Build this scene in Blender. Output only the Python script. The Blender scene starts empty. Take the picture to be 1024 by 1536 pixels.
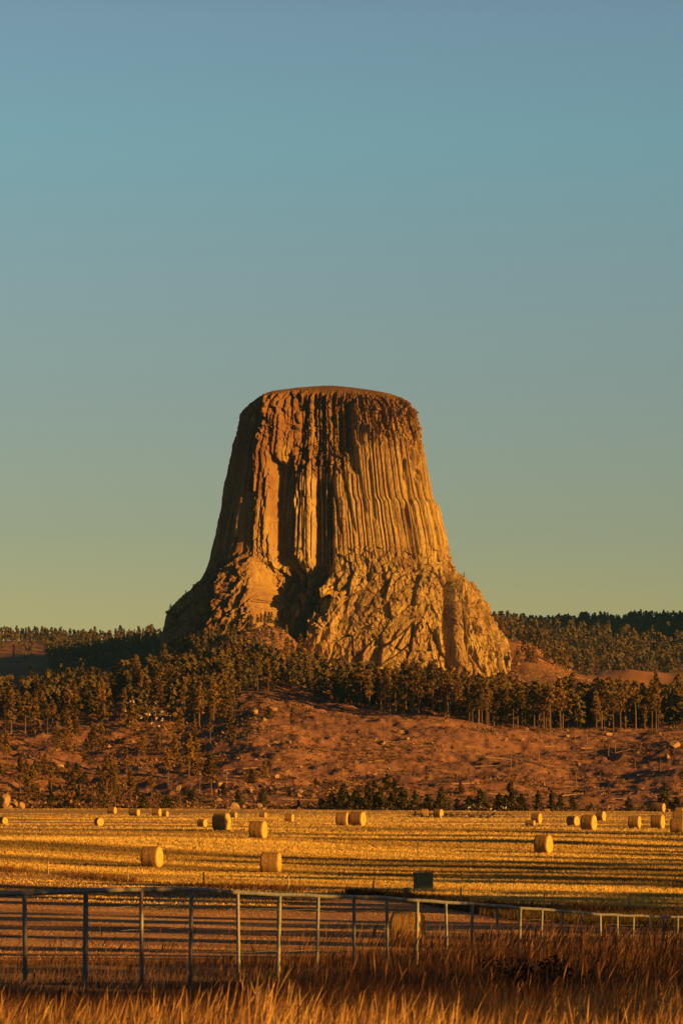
import bpy, math, random
import numpy as np
from mathutils import Vector, Matrix
from mathutils.bvhtree import BVHTree

random.seed(7)
RNG = np.random.default_rng(11)
SC = bpy.context.scene
COL = SC.collection
R = math.radians

# ------------------------------------------------------------------ camera
FPX = 5000.0          # focal length in pixels of the 1024x1536 photograph
HY = 1165.0           # row of the true horizon
CZ = 2.0              # eye height of the camera
cam = bpy.data.cameras.new('camera')
cam.sensor_fit = 'VERTICAL'; cam.sensor_height = 36.0
cam.lens = FPX / 1536 * 36
cam.shift_y = (HY - 768) / 1536
cam.clip_start = 0.5; cam.clip_end = 60000
cam.dof.use_dof = True; cam.dof.focus_distance = 900; cam.dof.aperture_fstop = 16.0
co = bpy.data.objects.new('camera', cam); COL.objects.link(co)
co.location = (0, 0, CZ); co.rotation_euler = (R(90), 0, 0)
SC.camera = co

# ------------------------------------------------------------------ light
SUN_AZ, SUN_EL = R(64), R(9.0)     # azimuth from straight behind the camera towards its right
S = Vector((math.sin(SUN_AZ)*math.cos(SUN_EL), -math.cos(SUN_AZ)*math.cos(SUN_EL), math.sin(SUN_EL)))
sl = bpy.data.lights.new('sun', 'SUN'); sl.energy = 5.0; sl.angle = R(0.5); sl.color = (1.0, 0.46, 0.06)
so = bpy.data.objects.new('sun', sl); COL.objects.link(so)
so.rotation_euler = S.to_track_quat('Z', 'Y').to_euler()

W = bpy.data.worlds.new('World'); SC.world = W; W.use_nodes = True
wn, wl = W.node_tree.nodes, W.node_tree.links
wn.clear()
sky = wn.new('ShaderNodeTexSky'); sky.sky_type = 'NISHITA'; sky.sun_disc = False
sky.sun_elevation = SUN_EL; sky.sun_rotation = math.pi - SUN_AZ
sky.altitude = 1300; sky.air_density = 1.0; sky.dust_density = 1.0; sky.ozone_density = 1.0
tc = wn.new('ShaderNodeTexCoord'); sep = wn.new('ShaderNodeSeparateXYZ')
wl.new(tc.outputs['Generated'], sep.inputs[0])
ramp = wn.new('ShaderNodeValToRGB'); wl.new(sep.outputs['Z'], ramp.inputs[0])
mul = wn.new('ShaderNodeMix'); mul.data_type = 'RGBA'; mul.blend_type = 'MULTIPLY'; mul.inputs[0].default_value = 1
wl.new(sky.outputs[0], mul.inputs[6]); wl.new(ramp.outputs[0], mul.inputs[7])
bg = wn.new('ShaderNodeBackground'); bg.inputs[1].default_value = 0.040
wl.new(mul.outputs[2], bg.inputs[0])
wo = wn.new('ShaderNodeOutputWorld'); wl.new(bg.outputs[0], wo.inputs[0])
# colour of the air from the horizon up (sine of elevation: factor on the sky texture)
SKY_STOPS = [(0.0, (.90, .71, .41)), (.053, (.895, .74, .475)), (.0728, (.83, .735, .555)), (.1123, (.875, .83, .73)), (.1512, (.91, .965, .88)), (.1894, (.885, 1.15, 1.05)), (.223, (.985, 1.10, 1.07)),
             (0.30, (.42, .36, .40)), (0.6, (.20, .14, .16)), (1.0, (.15, .10, .12))]
el = ramp.color_ramp.elements
while len(el) < len(SKY_STOPS): el.new(0.5)
for e, (p, c) in zip(el, SKY_STOPS): e.position = p
for e, (p, c) in zip(el, SKY_STOPS): e.color = (*c, 1)

SC.view_settings.view_transform = 'Standard'; SC.view_settings.look = 'None'
SC.view_settings.exposure = 1.45; SC.view_settings.gamma = 1.0
HAZE = 0.00002
SC.render.engine = 'CYCLES'
SC.cycles.max_bounces = 5; SC.cycles.diffuse_bounces = 2; SC.cycles.transparent_max_bounces = 8

# ------------------------------------------------------------------ noise
def _h(ix, iy, iz, s):
    n = (ix.astype(np.int64)*374761393 + iy.astype(np.int64)*668265263 + iz.astype(np.int64)*2147483647 + s*1274126177) & 0xffffffff
    n = ((n ^ (n >> 13))*1274126177) & 0xffffffff
    n = ((n ^ (n >> 16))*2246822519) & 0xffffffff
    return ((n ^ (n >> 15)) & 0xffffff)/float(0xffffff)
def vnoise(x, y, z=None, s=0):
    x = np.asarray(x, float); y = np.asarray(y, float)
    z = np.zeros_like(x) if z is None else np.asarray(z, float)
    ix, iy, iz = np.floor(x), np.floor(y), np.floor(z)
    fx, fy, fz = x-ix, y-iy, z-iz
    fx, fy, fz = [f*f*f*(f*(f*6-15)+10) for f in (fx, fy, fz)]
    r = 0
    for a in (0, 1):
        for b in (0, 1):
            for c in (0, 1):
                w = (fx if a else 1-fx)*(fy if b else 1-fy)*(fz if c else 1-fz)
                r = r + w*_h(ix+a, iy+b, iz+c, s)
    return r*2-1
def fbm(x, y, z=None, o=4, s=0, g=0.5):
    t, a = 0, 1.0
    for k in range(o):
        f = 2.03**k
        t = t + a*vnoise(np.asarray(x)*f, np.asarray(y)*f, None if z is None else np.asarray(z)*f, s+k*17)
        a *= g
    return t
def worley(x, y, s=0, full=False):
    """F1, F2-F1 and the random value of the nearest cell"""
    x = np.asarray(x, float); y = np.asarray(y, float)
    ix, iy = np.floor(x), np.floor(y)
    f1 = np.full(x.shape, 9.); f2 = np.full(x.shape, 9.); cid = np.zeros(x.shape); ox = np.zeros(x.shape); oy = np.zeros(x.shape)
    z0 = np.zeros_like(ix)
    for a in (-1, 0, 1):
        for b in (-1, 0, 1):
            cx, cy = ix+a, iy+b
            qx = cx+_h(cx, cy, z0, s+1)-x; qy = cy+_h(cx, cy, z0, s+2)-y; d = np.hypot(qx, qy)
            nearer = d < f1
            ox = np.where(nearer, qx, ox); oy = np.where(nearer, qy, oy)
            f2 = np.where(nearer, f1, np.minimum(f2, d))
            cid = np.where(nearer, _h(cx, cy, z0, s+3), cid)
            f1 = np.where(nearer, d, f1)
    if full: return f1, f2-f1, cid, ox, oy
    return f1, f2-f1, cid
def facets(x, y, s, off, tilt, crack, cw):
    """planar broken faces: stepped and tilted cells with joints between them"""
    a, g, c, ox, oy = worley(x, y, s, True)
    r1 = (c*7.31) % 1; r2 = (c*13.7) % 1; r3 = (c*29.3) % 1
    return (c-.5)*off+((r1-.5)*ox+(r2-.5)*oy)*tilt-crack*(r3 > .5)*(1-sst(0, cw, g))
def sst(a, b, x):
    t = np.clip((np.asarray(x, float)-a)/(b-a), 0, 1)
    return t*t*(3-2*t)
def pchip(x, y, xi):
    """monotone cubic along axis 0 of y"""
    x = np.asarray(x, float); y = np.asarray(y, float)
    if y.ndim == 1: return pchip(x, y[:, None], xi)[:, 0]
    h = np.diff(x)[:, None]; d = np.diff(y, axis=0)/h
    m = np.zeros_like(y)
    w1 = 2*h[1:]+h[:-1]; w2 = h[1:]+2*h[:-1]
    same = d[1:]*d[:-1] > 0
    with np.errstate(all='ignore'):
        hm = (w1+w2)/(w1/d[:-1]+w2/d[1:])
    m[1:-1] = np.where(same, hm, 0); m[0] = d[0]; m[-1] = d[-1]
    xi = np.clip(xi, x[0], x[-1])
    k = np.clip(np.searchsorted(x, xi, side='right')-1, 0, len(x)-2)
    hh = h[k]; t = ((xi-x[k])[:, None])/hh
    return ((1+2*t)*(1-t)**2*y[k] + t*(1-t)**2*hh*m[k] + t*t*(3-2*t)*y[k+1] + t*t*(t-1)*hh*m[k+1])

# ------------------------------------------------------------------ mesh helpers
def mesh(name, verts, faces, smooth=False, mats=(), midx=None):
    """verts (n,3); faces: an int array (m,3|4) or a list of such arrays"""
    me = bpy.data.meshes.new(name)
    verts = np.asarray(verts, np.float32)
    if not isinstance(faces, list): faces = [faces]
    faces = [np.asarray(f, np.int32) for f in faces if len(f)]
    loops = np.concatenate([f.ravel() for f in faces])
    tot = np.concatenate([np.full(len(f), f.shape[1], np.int32) for f in faces])
    start = np.concatenate([[0], np.cumsum(tot)[:-1]]).astype(np.int32)
    me.vertices.add(len(verts)); me.vertices.foreach_set('co', verts.ravel())
    me.loops.add(len(loops)); me.loops.foreach_set('vertex_index', loops)
    me.polygons.add(len(tot)); me.polygons.foreach_set('loop_start', start); me.polygons.foreach_set('loop_total', tot)
    if midx is not None: me.polygons.foreach_set('material_index', np.asarray(midx, np.int32))
    me.polygons.foreach_set('use_smooth', np.full(len(tot), smooth, bool))
    for m in mats: me.materials.append(m)
    me.update(calc_edges=True); me.validate()
    return me
def link(name, data, parent=None, loc=None):
    o = bpy.data.objects.new(name, data); COL.objects.link(o)
    if parent is not None: o.parent = parent
    if loc is not None: o.location = loc
    return o
def tag(o, label, cat, group=None):
    o['label'] = label; o['category'] = cat
    if group: o['group'] = group
    return o
def kind(o, k, label=None, cat=None):
    o['kind'] = k
    if label: o['label'] = label
    if cat: o['category'] = cat
    return o
def grid_faces(nr, nc, wrap=False):
    i = np.arange(nr-1)[:, None]; j = np.arange(nc if wrap else nc-1)[None, :]
    j2 = (j+1) % nc
    a = i*nc+j; b = i*nc+j2; c = (i+1)*nc+j2; d = (i+1)*nc+j
    return np.stack([a, b, c, d], -1).reshape(-1, 4)
class MB:
    """collects pieces of one mesh"""
    def __init__(s): s.v = []; s.f3 = []; s.f4 = []; s.n = 0
    def add(s, v, f):
        v = np.asarray(v, float); f = np.asarray(f, int)+s.n
        s.v.append(v); s.n += len(v)
        (s.f3 if f.shape[1] == 3 else s.f4).append(f)
    def tube(s, pts, rad, n=8, cap=True):
        pts = np.asarray(pts, float); k = len(pts)
        rad = np.broadcast_to(np.asarray(rad, float), (k,))
        t = np.gradient(pts, axis=0); t /= np.linalg.norm(t, axis=1)[:, None]+1e-9
        up = np.array([0, 0, 1.]) if abs(t[0, 2]) < .9 else np.array([1., 0, 0])
        a = np.cross(t, up); a /= np.linalg.norm(a, axis=1)[:, None]+1e-9
        b = np.cross(t, a)
        ang = np.arange(n)*2*np.pi/n
        v = pts[:, None]+rad[:, None, None]*(np.cos(ang)[None, :, None]*a[:, None]+np.sin(ang)[None, :, None]*b[:, None])
        s.add(v.reshape(-1, 3), grid_faces(k, n, True))
        if cap:
            for e in (0, k-1):
                base = v[e]; c = pts[e]
                vv = np.vstack([base, c]); j = np.arange(n)
                f = np.stack([j, (j+1) % n, np.full(n, n)], 1)
                s.add(vv, f if e else f[:, ::-1])
    def box(s, c, d, rz=0, bev=0.0):
        x, y, z = [q/2 for q in d]
        v = np.array([[sx*x, sy*y, sz*z] for sx in (-1, 1) for sy in (-1, 1) for sz in (-1, 1)])
        f = np.array([[0, 1, 3, 2], [4, 6, 7, 5], [0, 4, 5, 1], [2, 3, 7, 6], [0, 2, 6, 4], [1, 5, 7, 3]])
        cr, sr = math.cos(rz), math.sin(rz)
        v = v @ np.array([[cr, sr, 0], [-sr, cr, 0], [0, 0, 1]])+np.asarray(c)
        s.add(v, f)
    def mesh(s, name, mat, smooth=False):
        v = np.vstack(s.v); fs = []
        if s.f3: fs.append(np.vstack(s.f3))
        if s.f4: fs.append(np.vstack(s.f4))
        return mesh(name, v, fs, smooth, (mat,))

# ------------------------------------------------------------------ materials
def mat(name, rough=0.9, spec=0.15):
    m = bpy.data.materials.new(name); m.use_nodes = True
    nt = m.node_tree; b = nt.nodes['Principled BSDF']
    b.inputs['Roughness'].default_value = rough
    b.inputs['Specular IOR Level'].default_value = spec
    return m, nt.nodes, nt.links, b
def ramp_node(n, l, src, stops):
    r = n.new('ShaderNodeValToRGB'); l.new(src, r.inputs[0])
    e = r.color_ramp.elements
    while len(e) < len(stops): e.new(.5)
    for q, (p, c) in zip(e, stops): q.position = p
    for q, (p, c) in zip(e, stops): q.color = (*c, 1)
    return r
def noise_node(n, l, vec, scale, detail=5, rough=.55, dist=0):
    t = n.new('ShaderNodeTexNoise'); t.inputs['Scale'].default_value = scale
    t.inputs['Detail'].default_value = detail; t.inputs['Roughness'].default_value = rough
    t.inputs['Distortion'].default_value = dist
    if vec is not None: l.new(vec, t.inputs['Vector'])
    return t
def geo_pos(n, l, scale=(1, 1, 1), rot=(0, 0, 0)):
    g = n.new('ShaderNodeNewGeometry'); mp = n.new('ShaderNodeMapping')
    mp.inputs['Scale'].default_value = scale; mp.inputs['Rotation'].default_value = rot
    l.new(g.outputs['Position'], mp.inputs[0]); return mp.outputs[0]
def obj_pos(n, l, scale=(1, 1, 1)):
    g = n.new('ShaderNodeTexCoord'); mp = n.new('ShaderNodeMapping')
    mp.inputs['Scale'].default_value = scale
    l.new(g.outputs['Object'], mp.inputs[0]); return mp.outputs[0]
def mixc(n, l, fac, a, b, mode='MIX'):
    m = n.new('ShaderNodeMix'); m.data_type = 'RGBA'; m.blend_type = mode
    for i, v in ((0, fac), (6, a), (7, b)):
        if isinstance(v, (int, float)): m.inputs[i].default_value = v
        elif isinstance(v, tuple): m.inputs[i].default_value = (*v, 1)
        else: l.new(v, m.inputs[i])
    return m.outputs[2]
def bump(n, l, b, src, strength, dist):
    k = n.new('ShaderNodeBump'); k.inputs['Strength'].default_value = strength; k.inputs['Distance'].default_value = dist
    l.new(src, k.inputs['Height']); l.new(k.outputs[0], b.inputs['Normal'])

def simple_mat(name, c1, c2, scale, rough=.9, bstr=.4, bdist=.05, stretch=(1, 1, 1), world=True, spec=.15):
    m, n, l, b = mat(name, rough, spec)
    p = geo_pos(n, l, stretch) if world else obj_pos(n, l, stretch)
    t = noise_node(n, l, p, scale, 6, .6)
    r = ramp_node(n, l, t.outputs[0], [(.3, c1), (.7, c2)])
    l.new(r.outputs[0], b.inputs['Base Color'])
    bump(n, l, b, t.outputs[0], bstr, bdist)
    return m
def leaf_mat(name, c1, c2, trans=.25, per_object=True, nscale=.25, c3=None):
    m, n, l, b = mat(name, .8, .1)
    t = noise_node(n, l, geo_pos(n, l), nscale, 3)
    if per_object:
        oi = n.new('ShaderNodeObjectInfo'); ad = n.new('ShaderNodeMath'); ad.operation = 'ADD'
        ms = n.new('ShaderNodeMath'); ms.operation = 'MULTIPLY_ADD'; ms.inputs[1].default_value = .5; ms.inputs[2].default_value = -.25
        l.new(oi.outputs['Random'], ms.inputs[0]); l.new(t.outputs[0], ad.inputs[0]); l.new(ms.outputs[0], ad.inputs[1]); src = ad.outputs[0]
    else: src = t.outputs[0]
    r = ramp_node(n, l, src, [(.25, c1), (.75, c2)] if c3 is None else [(.2, c1), (.5, c2), (.8, c3)])
    l.new(r.outputs[0], b.inputs['Base Color'])
    tr = n.new('ShaderNodeBsdfTranslucent'); l.new(r.outputs[0], tr.inputs[0])
    mx = n.new('ShaderNodeMixShader'); mx.inputs[0].default_value = trans
    l.new(b.outputs[0], mx.inputs[1]); l.new(tr.outputs[0], mx.inputs[2])
    l.new(mx.outputs[0], n['Material Output'].inputs[0])
    return m

# ------------------------------------------------------------------ terrain height
PXC = [-1500, -400, 0, 128, 256, 400, 512, 640, 768, 870, 940, 1024, 1500, 2600]
NEAR = [(1, -1.75), (8, -1.72), (15, -1.78), (25, -2.10), (44, -2.95), (70, -4.05), (93, -5.3), (125, -6.9), (157, -8.0),
        (200, -8.1), (258, -7.6), (290, -6.8), (315, -5.95), (370, -5.9), (472, -6.8), (600, -7.8), (850, -9.3)]
FAR = {
 950:  [1213, 1213, 1213, 1213, 1213, 1214, 1215, 1216, 1217, 1217, 1217, 1218, 1218, 1218],
 1000: [1205, 1205, 1203, 1205, 1206, 1205, 1207, 1210, 1211, 1213, 1213, 1212, 1210, 1210],
 1150: [1165, 1165, 1165, 1168, 1172, 1160, 1165, 1168, 1176, 1184, 1182, 1175, 1170, 1170],
 1300: [1120, 1120, 1122, 1120, 1118, 1100, 1110, 1118, 1130, 1140, 1136, 1126, 1120, 1120],
 1420: [1098, 1098, 1096, 1092, 1088, 1062, 1072, 1083, 1098, 1103, 1103, 1101, 1100, 1100],
 1600: [1085, 1080, 1078, 1074, 1058, 1044, 1058, 1070, 1085, 1088, 1088, 1087, 1085, 1085],
 1900: [1060, 1060, 1058, 1050, 1032, 1006, 1032, 1040, 1052, 1055, 1060, 1066, 1066, 1066],
 2150: [1050, 1050, 1050, 1036, 1006, 966, 1022, 1034, 1036, 1032, 1045, 1056, 1056, 1056],
 2400: [1050, 1050, 1050, 1034, 992, 945, 1012, 1026, 1005, 1020, 1045, 1062, 1060, 1060],
 2540: [1050, 1050, 1050, 1040, 1000, 965, 960, 960, 962, 1016, 1042, 1058, 1056, 1056],
 2700: [1050, 1048, 1052, 1048, 1015, 990, 985, 990, 1000, 1011, 1003, 1008, 1005, 1005],
 3000: [1045, 1042, 1047, 1046, 1038, 985, 975, 985, 1015, 1022, 1018, 1020, 1018, 1018],
 3400: [1020, 1020, 1024, 1020, 1008, 925, 905, 915, 985, 997, 997, 997, 950, 940],  # middle columns: unseen hill added behind the tower to shade the left valley
 3900: [985, 985, 980, 985, 972, 915, 900, 915, 955, 963, 965, 966, 770, 740],
 4400: [968, 968, 968, 970, 968, 930, 920, 930, 955, 950, 949, 948, 745, 720],  # last two columns: added out-of-view hill that shades the far right ridge
 4700: [962, 962, 964, 966, 964, 940, 930, 935, 952, 946, 945, 944, 790, 760],
 5400: [975]*7+[965]*7, 9000: [1110]*14, 26000: [1162]*14}
zs = [z for z, e in NEAR]+sorted(FAR)
rows = [[e]*14 for z, e in NEAR]+[[(HY-p)*z/FPX for p in FAR[z]] for z in sorted(FAR)]
LZ = np.linspace(0, math.log(26000), 1500)
PXF = np.arange(-1500, 2601, 10.)
E1 = pchip(np.array(zs, float), np.array(rows), np.exp(LZ))
EG = pchip(np.array(PXF[:0].tolist()+PXC, float), E1.T, PXF).T          # (1500, len(PXF))
def elev(X, Y, detail=True):
    X = np.asarray(X, float); Y = np.maximum(np.asarray(Y, float), 1.0)
    px = np.clip(X/Y*FPX+512, -1500, 2600)
    a = np.clip(np.log(Y)/LZ[-1]*(len(LZ)-1), 0, len(LZ)-1.001); b = np.clip((px+1500)/10, 0, len(PXF)-1.001)
    i = a.astype(int); j = b.astype(int); fa = a-i; fb = b-j
    e = (EG[i, j]*(1-fb)+EG[i, j+1]*fb)*(1-fa)+(EG[i+1, j]*(1-fb)+EG[i+1, j+1]*fb)*fa
    w = sst(955, 1080, Y)
    far = sst(2400, 3500, Y)
    e = e+w*(1.9*fbm(X/46, Y/46, o=4, s=5)+(1.35-.85*sst(-40, 70, X))*np.abs(fbm(X/19, Y/30, o=4, s=9))+.4*fbm(X/4, Y/7, o=3, s=10))+far*7*fbm(X/210, Y/210, o=3, s=2)
    e = e+(1-w)*sst(100, 300, Y)*0.25*fbm(X/40, Y/70, o=2, s=21)
    e = e+sst(10, 30, Y)*(1-sst(70, 130, Y))*0.10*fbm(X/3, Y/4, o=2, s=31)
    return e+CZ
ZSCAN = np.exp(np.linspace(math.log(8), math.log(6000), 9000))
def ground_at(px, py, zmin=8, zmax=6000):
    """world point where the photograph's pixel looks at the ground"""
    Z = ZSCAN[(ZSCAN >= zmin) & (ZSCAN <= zmax)]
    X = (px-512)/FPX*Z
    yy = HY-(elev(X, Z)-CZ)/Z*FPX
    k = np.argmax(yy <= py)
    if yy[k] > py: k = len(Z)-1
    return float(X[k]), float(Z[k]), float(elev(X[k], Z[k]))
def at(px, Y):
    X = (px-512)/FPX*Y
    return float(X), float(Y), float(elev(X, Y))
exec_cols = np.concatenate([np.linspace(-9000, -900, 28), np.linspace(-820, -60, 40), np.arange(-40, 1066, 2.5), np.linspace(1085, 1850, 40), np.linspace(1950, 10000, 28)])
def patch(name, zf, zb, n, m, cols=None, power=1.0, dz=0.0):
    """sheet of ground from depth zf(px) to zb(px)"""
    c = exec_cols if cols is None else cols
    f = np.array([zf(p) for p in c]); b = np.array([zb(p) for p in c])
    t = np.linspace(0, 1, n)[:, None]
    Y = np.exp(np.log(f)[None]*(1-t)+np.log(b)[None]*t)
    X = (c[None]-512)/FPX*Y
    Zv = elev(X, Y)+dz
    v = np.stack([X, Y, Zv], -1).reshape(-1, 3)
    return link(name, mesh(name, v, grid_faces(n, len(c)), True, (m,)))

# ------------------------------------------------------------------ ground
M_soil = simple_mat('dry_soil', (.16, .095, .045), (.27, .165, .075), .9, bstr=.5, bdist=.08)
ROW = R(41)
def row_pos(n, l, along, across):
    g = n.new('ShaderNodeNewGeometry'); m1 = n.new('ShaderNodeMapping'); m1.inputs['Rotation'].default_value = (0, 0, ROW)
    m2 = n.new('ShaderNodeMapping'); m2.inputs['Scale'].default_value = (along, across, .02)
    l.new(g.outputs['Position'], m1.inputs[0]); l.new(m1.outputs[0], m2.inputs[0]); return m2.outputs[0]
# bare reddish earth track with harrow lines
M_track, n, l, b = mat('bare_earth')
t1 = noise_node(n, l, row_pos(n, l, .02, .22), 1, 5, .6)
t2 = noise_node(n, l, geo_pos(n, l), 3.0, 4)
r1 = ramp_node(n, l, t1.outputs[0], [(.36, (.24, .115, .06)), (.5, (.42, .22, .095)), (.66, (.60, .35, .13))])
l.new(mixc(n, l, .35, r1.outputs[0], ramp_node(n, l, t2.outputs[0], [(.3, (.22, .11, .06)), (.7, (.45, .26, .12))]).outputs[0]), b.inputs['Base Color'])
bump(n, l, b, t2.outputs[0], .8, .12)
# mown field floor: rows of straw and dull regrowth
M_field, n, l, b = mat('field_floor')
t1 = noise_node(n, l, geo_pos(n, l, (1, 1, 1)), .5, 5)
r1 = ramp_node(n, l, t1.outputs[0], [(.3, (.26, .15, .05)), (.7, (.46, .28, .09))])
l.new(r1.outputs[0], b.inputs['Base Color']); bump(n, l, b, t1.outputs[0], .8, .2)
# burnt hillside: reddish soil, dry grass, grey-brown litter
M_hill, n, l, b = mat('hillside_soil')
t1 = noise_node(n, l, geo_pos(n, l), .035, 6, .6, .4)
t2 = noise_node(n, l, geo_pos(n, l), .35, 5, .65)
t3 = noise_node(n, l, geo_pos(n, l), 1.4, 3, .7)
ra = ramp_node(n, l, t1.outputs[0], [(.35, (.165, .08, .058)), (.5, (.205, .095, .067)), (.68, (.30, .158, .086))])
rb = ramp_node(n, l, t2.outputs[0], [(.34, (.11, .055, .04)), (.5, (.205, .097, .068)), (.66, (.305, .165, .09))])
c = mixc(n, l, .5, ra.outputs[0], rb.outputs[0])
l.new(c, b.inputs['Base Color'])
bump(n, l, b, t2.outputs[0], .6, 1.0)
# far hills: same soil, more dark cover
M_far, n, l, b = mat('far_hill_soil')
t1 = noise_node(n, l, geo_pos(n, l), .01, 6, .6, .4)
ra = ramp_node(n, l, t1.outputs[0], [(.35, (.13, .07, .04)), (.6, (.26, .12, .055))])
l.new(ra.outputs[0], b.inputs['Base Color'])

TRK = [(-9000, 330), (0, 264), (260, 240), (500, 228), (760, 208), (1024, 196), (10000, 175)]
def ztrk(p): return float(np.interp(p, [a for a, _ in TRK], [b for _, b in TRK]))
def zfrt(p): return float(np.interp(p, [-9000, 0, 500, 1024, 10000], [140, 128, 138, 146, 150]))
kind(patch('ground', lambda p: 2, zfrt, 150, M_soil), 'structure')
kind(patch('dirt_track', zfrt, ztrk, 60, M_track), 'structure')
kind(patch('field', ztrk, lambda p: 953, 170, M_field), 'structure')
hc = np.concatenate([np.linspace(-1500, -60, 90), np.arange(-50, 1076, 1.8), np.linspace(1085, 2600, 90)])
kind(patch('hillside', lambda p: 953, lambda p: 2300, 330, M_hill, hc), 'structure')
hc2 = np.concatenate([np.linspace(-1500, -60, 60), np.arange(-50, 1076, 5), np.linspace(1085, 2600, 60)])
kind(patch('hills', lambda p: 2300, lambda p: 26000, 300, M_far, hc2), 'structure')

# ------------------------------------------------------------------ rock tower
TZ = 2420.0
K = TZ/FPX
SIL = [(579, 488, 508), (581, 474, 530), (584, 455, 556), (588, 432, 580), (592, 414, 596), (597, 391, 606), (606, 374, 613), (620, 363, 620), (640, 357, 627), (660, 353, 632),
       (690, 347, 638), (720, 341, 644), (750, 335, 651), (757, 334, 657), (780, 328, 663), (810, 322, 671), (840, 315, 678), (852, 311, 684), (860, 307, 691),
       (870, 301, 703), (880, 292, 712), (890, 282, 719), (900, 270, 725), (910, 259, 731), (920, 252, 738), (940, 247, 753), (960, 243, 764), (980, 241, 769),
       (1000, 240, 770), (1020, 237, 768), (1060, 226, 772), (1100, 220, 776)]
sp = np.array([q[0] for q in SIL], float)
NR = 620
PYR = np.concatenate([np.linspace(579, 600, 40)[:-1], np.linspace(600, 1100, NR-39)])
XL = pchip(sp, np.array([q[1] for q in SIL], float), PYR); XR = pchip(sp, np.array([q[2] for q in SIL], float), PYR)
# the widest points of a row lie deeper (left) or nearer (right) than the row's mean depth
_hw = (XR-XL)/2*K*.92
_ys = HY-(HY-PYR)*(TZ-.72*_hw)/(TZ+.30*_hw); _yr = HY-(HY-PYR)*(TZ-.72*_hw)/(TZ-.45*_hw)
_ys = np.maximum(_ys, 579); _yr = np.maximum(_yr, 579)
XL = 512+(pchip(sp, np.array([q[1] for q in SIL], float), _ys)-512)*(TZ+.30*_hw)/TZ
XR = 512+(pchip(sp, np.array([q[2] for q in SIL], float), _yr)-512)*(TZ-.45*_hw)/TZ
fr = np.linspace(-105, 105, 1300); bk = np.linspace(105, 255, 92)[1:-1]
PHI = np.radians(np.concatenate([fr, bk])); NC = len(PHI)
P, V = np.meshgrid(PHI, PYR)
base_t = sst(780, 900, V)                       # 0 = columned shaft, 1 = broken base
PH0 = R(8)
ne = np.where(P < PH0, 14.0-8*base_t, 3.8-1.5*base_t)-1.2*(1-sst(579, 615, V))
rho = (np.abs(np.cos(P-PH0))**ne+np.abs(np.sin(P-PH0))**ne)**(-1/ne)
sx = rho*np.sin(P); sy = -rho*np.cos(P)
mx = sx.max(1, keepdims=True); mn = sx.min(1, keepdims=True)
CXR = ((XL+XR)/2)[:, None]; HW = ((XR-XL)/2)[:, None]
sxn = 2*(sx-mn)/(mx-mn)-1
PX = CXR+HW*sxn                                 # photo column of the undisplaced wall
front = sst(-.25, .1, np.cos(P))
# columns: bands of constant bearing, irregular widths
right = sst(515, 560, PX)*sst(640, 700, V)
edges = []
a = -math.pi
rr = random.Random(3)
while a < math.pi:
    edges.append(a); a += R(rr.choice([1.5, 1.9, 2.3, 2.8, 3.3]))
edges = np.array(edges+[math.pi+.2])
Pc = np.where(P > math.pi, P-2*math.pi, P)
Pw = Pc+R(.10)*fbm(Pc*9, V/90, o=2, s=77)
ci = np.clip(np.searchsorted(edges, Pw, side='right')-1, 0, len(edges)-2)
tt = (Pw-edges[ci])/(edges[ci+1]-edges[ci])*2-1
ct = _h(np.clip(np.searchsorted(edges, Pw, side='right')-1, 0, len(edges)-2), 0*Pw, 0*Pw, 7)
ca = _h(ci, ci*0, ci*0, 5); cb = _h(ci, ci*0, ci*0, 6)
# broken-off lengths: each column steps in or out at its own heights
lev = np.floor((V-560+cb*130)/(46+90*ca))
stepv = _h(ci, lev, ci*0, 8)
grp = np.floor(ci/3.0+.3*cb); lev2 = np.floor((V-560+200*_h(grp, grp*0, grp*0, 4))/95)
stepg = _h(grp, lev2, grp*0, 12)
right_smooth = 1.2*sst(512, 545, PX)*sst(625, 690, V)      # the tall unbroken right wall
left_smooth = 1-sst(375, 392, PX)
calm = np.maximum(right_smooth*.8, left_smooth*.75)
upper = 1-sst(640, 700, V)
rim = sst(585, 604, V)
d = np.zeros_like(V)
colw = (1-base_t)
d += colw*rim*(-(1.9-1.05*calm)*(.35+ca)*(1-sst(.04, .42, 1-np.abs(tt)))-.35*tt*tt+(ct-.5)*tt*(1.7-.5*calm))
d += colw*rim*((ca-.5)*2.2*(1-.55*calm)+(stepv-.5)*2.0*(1-calm*.86)+(stepg-.5)*1.7*(1-calm*.9))
# a few deep clefts between columns on the right wall, broken ones on top
cleft = (cb > .86)*(np.abs(tt) > .35)*(_h(ci, np.floor((V-600+300*ca)/120), ci*0, 33) > .35)
d -= colw*rim*cleft*2.4
f1, f21, cidr = worley(PX/5.5+3*fbm(PX/30, V/30, o=2, s=3), V/11, s=4)
d += colw*(.35+1.4*upper)*(cidr-.5)*1.9*rim*(1-.75*calm)
# large relief of the face (photo column / row of each feature; metres)
def win(x, a, b, s=2.5): return sst(a-s, a+s, x)*(1-sst(b-s, b+s, x))
ledge = sst(662, 716, V+9*fbm(PX/9, V/40, o=2, s=14))
jag = .6*fbm(V/40, PX/40, o=2, s=41)+.7*np.round(1.6*vnoise(V/17, PX/30, s=42))
X_ = PX+jag
big = np.zeros_like(V)
shaft = 1-sst(826, 872, V)
# drop of the broken upper columns back from the ledge
big += -6.5*win(PX, 430, 530, 9)*(1-ledge)*sst(590, 612, V)*sst(0, 1, front)
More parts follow.
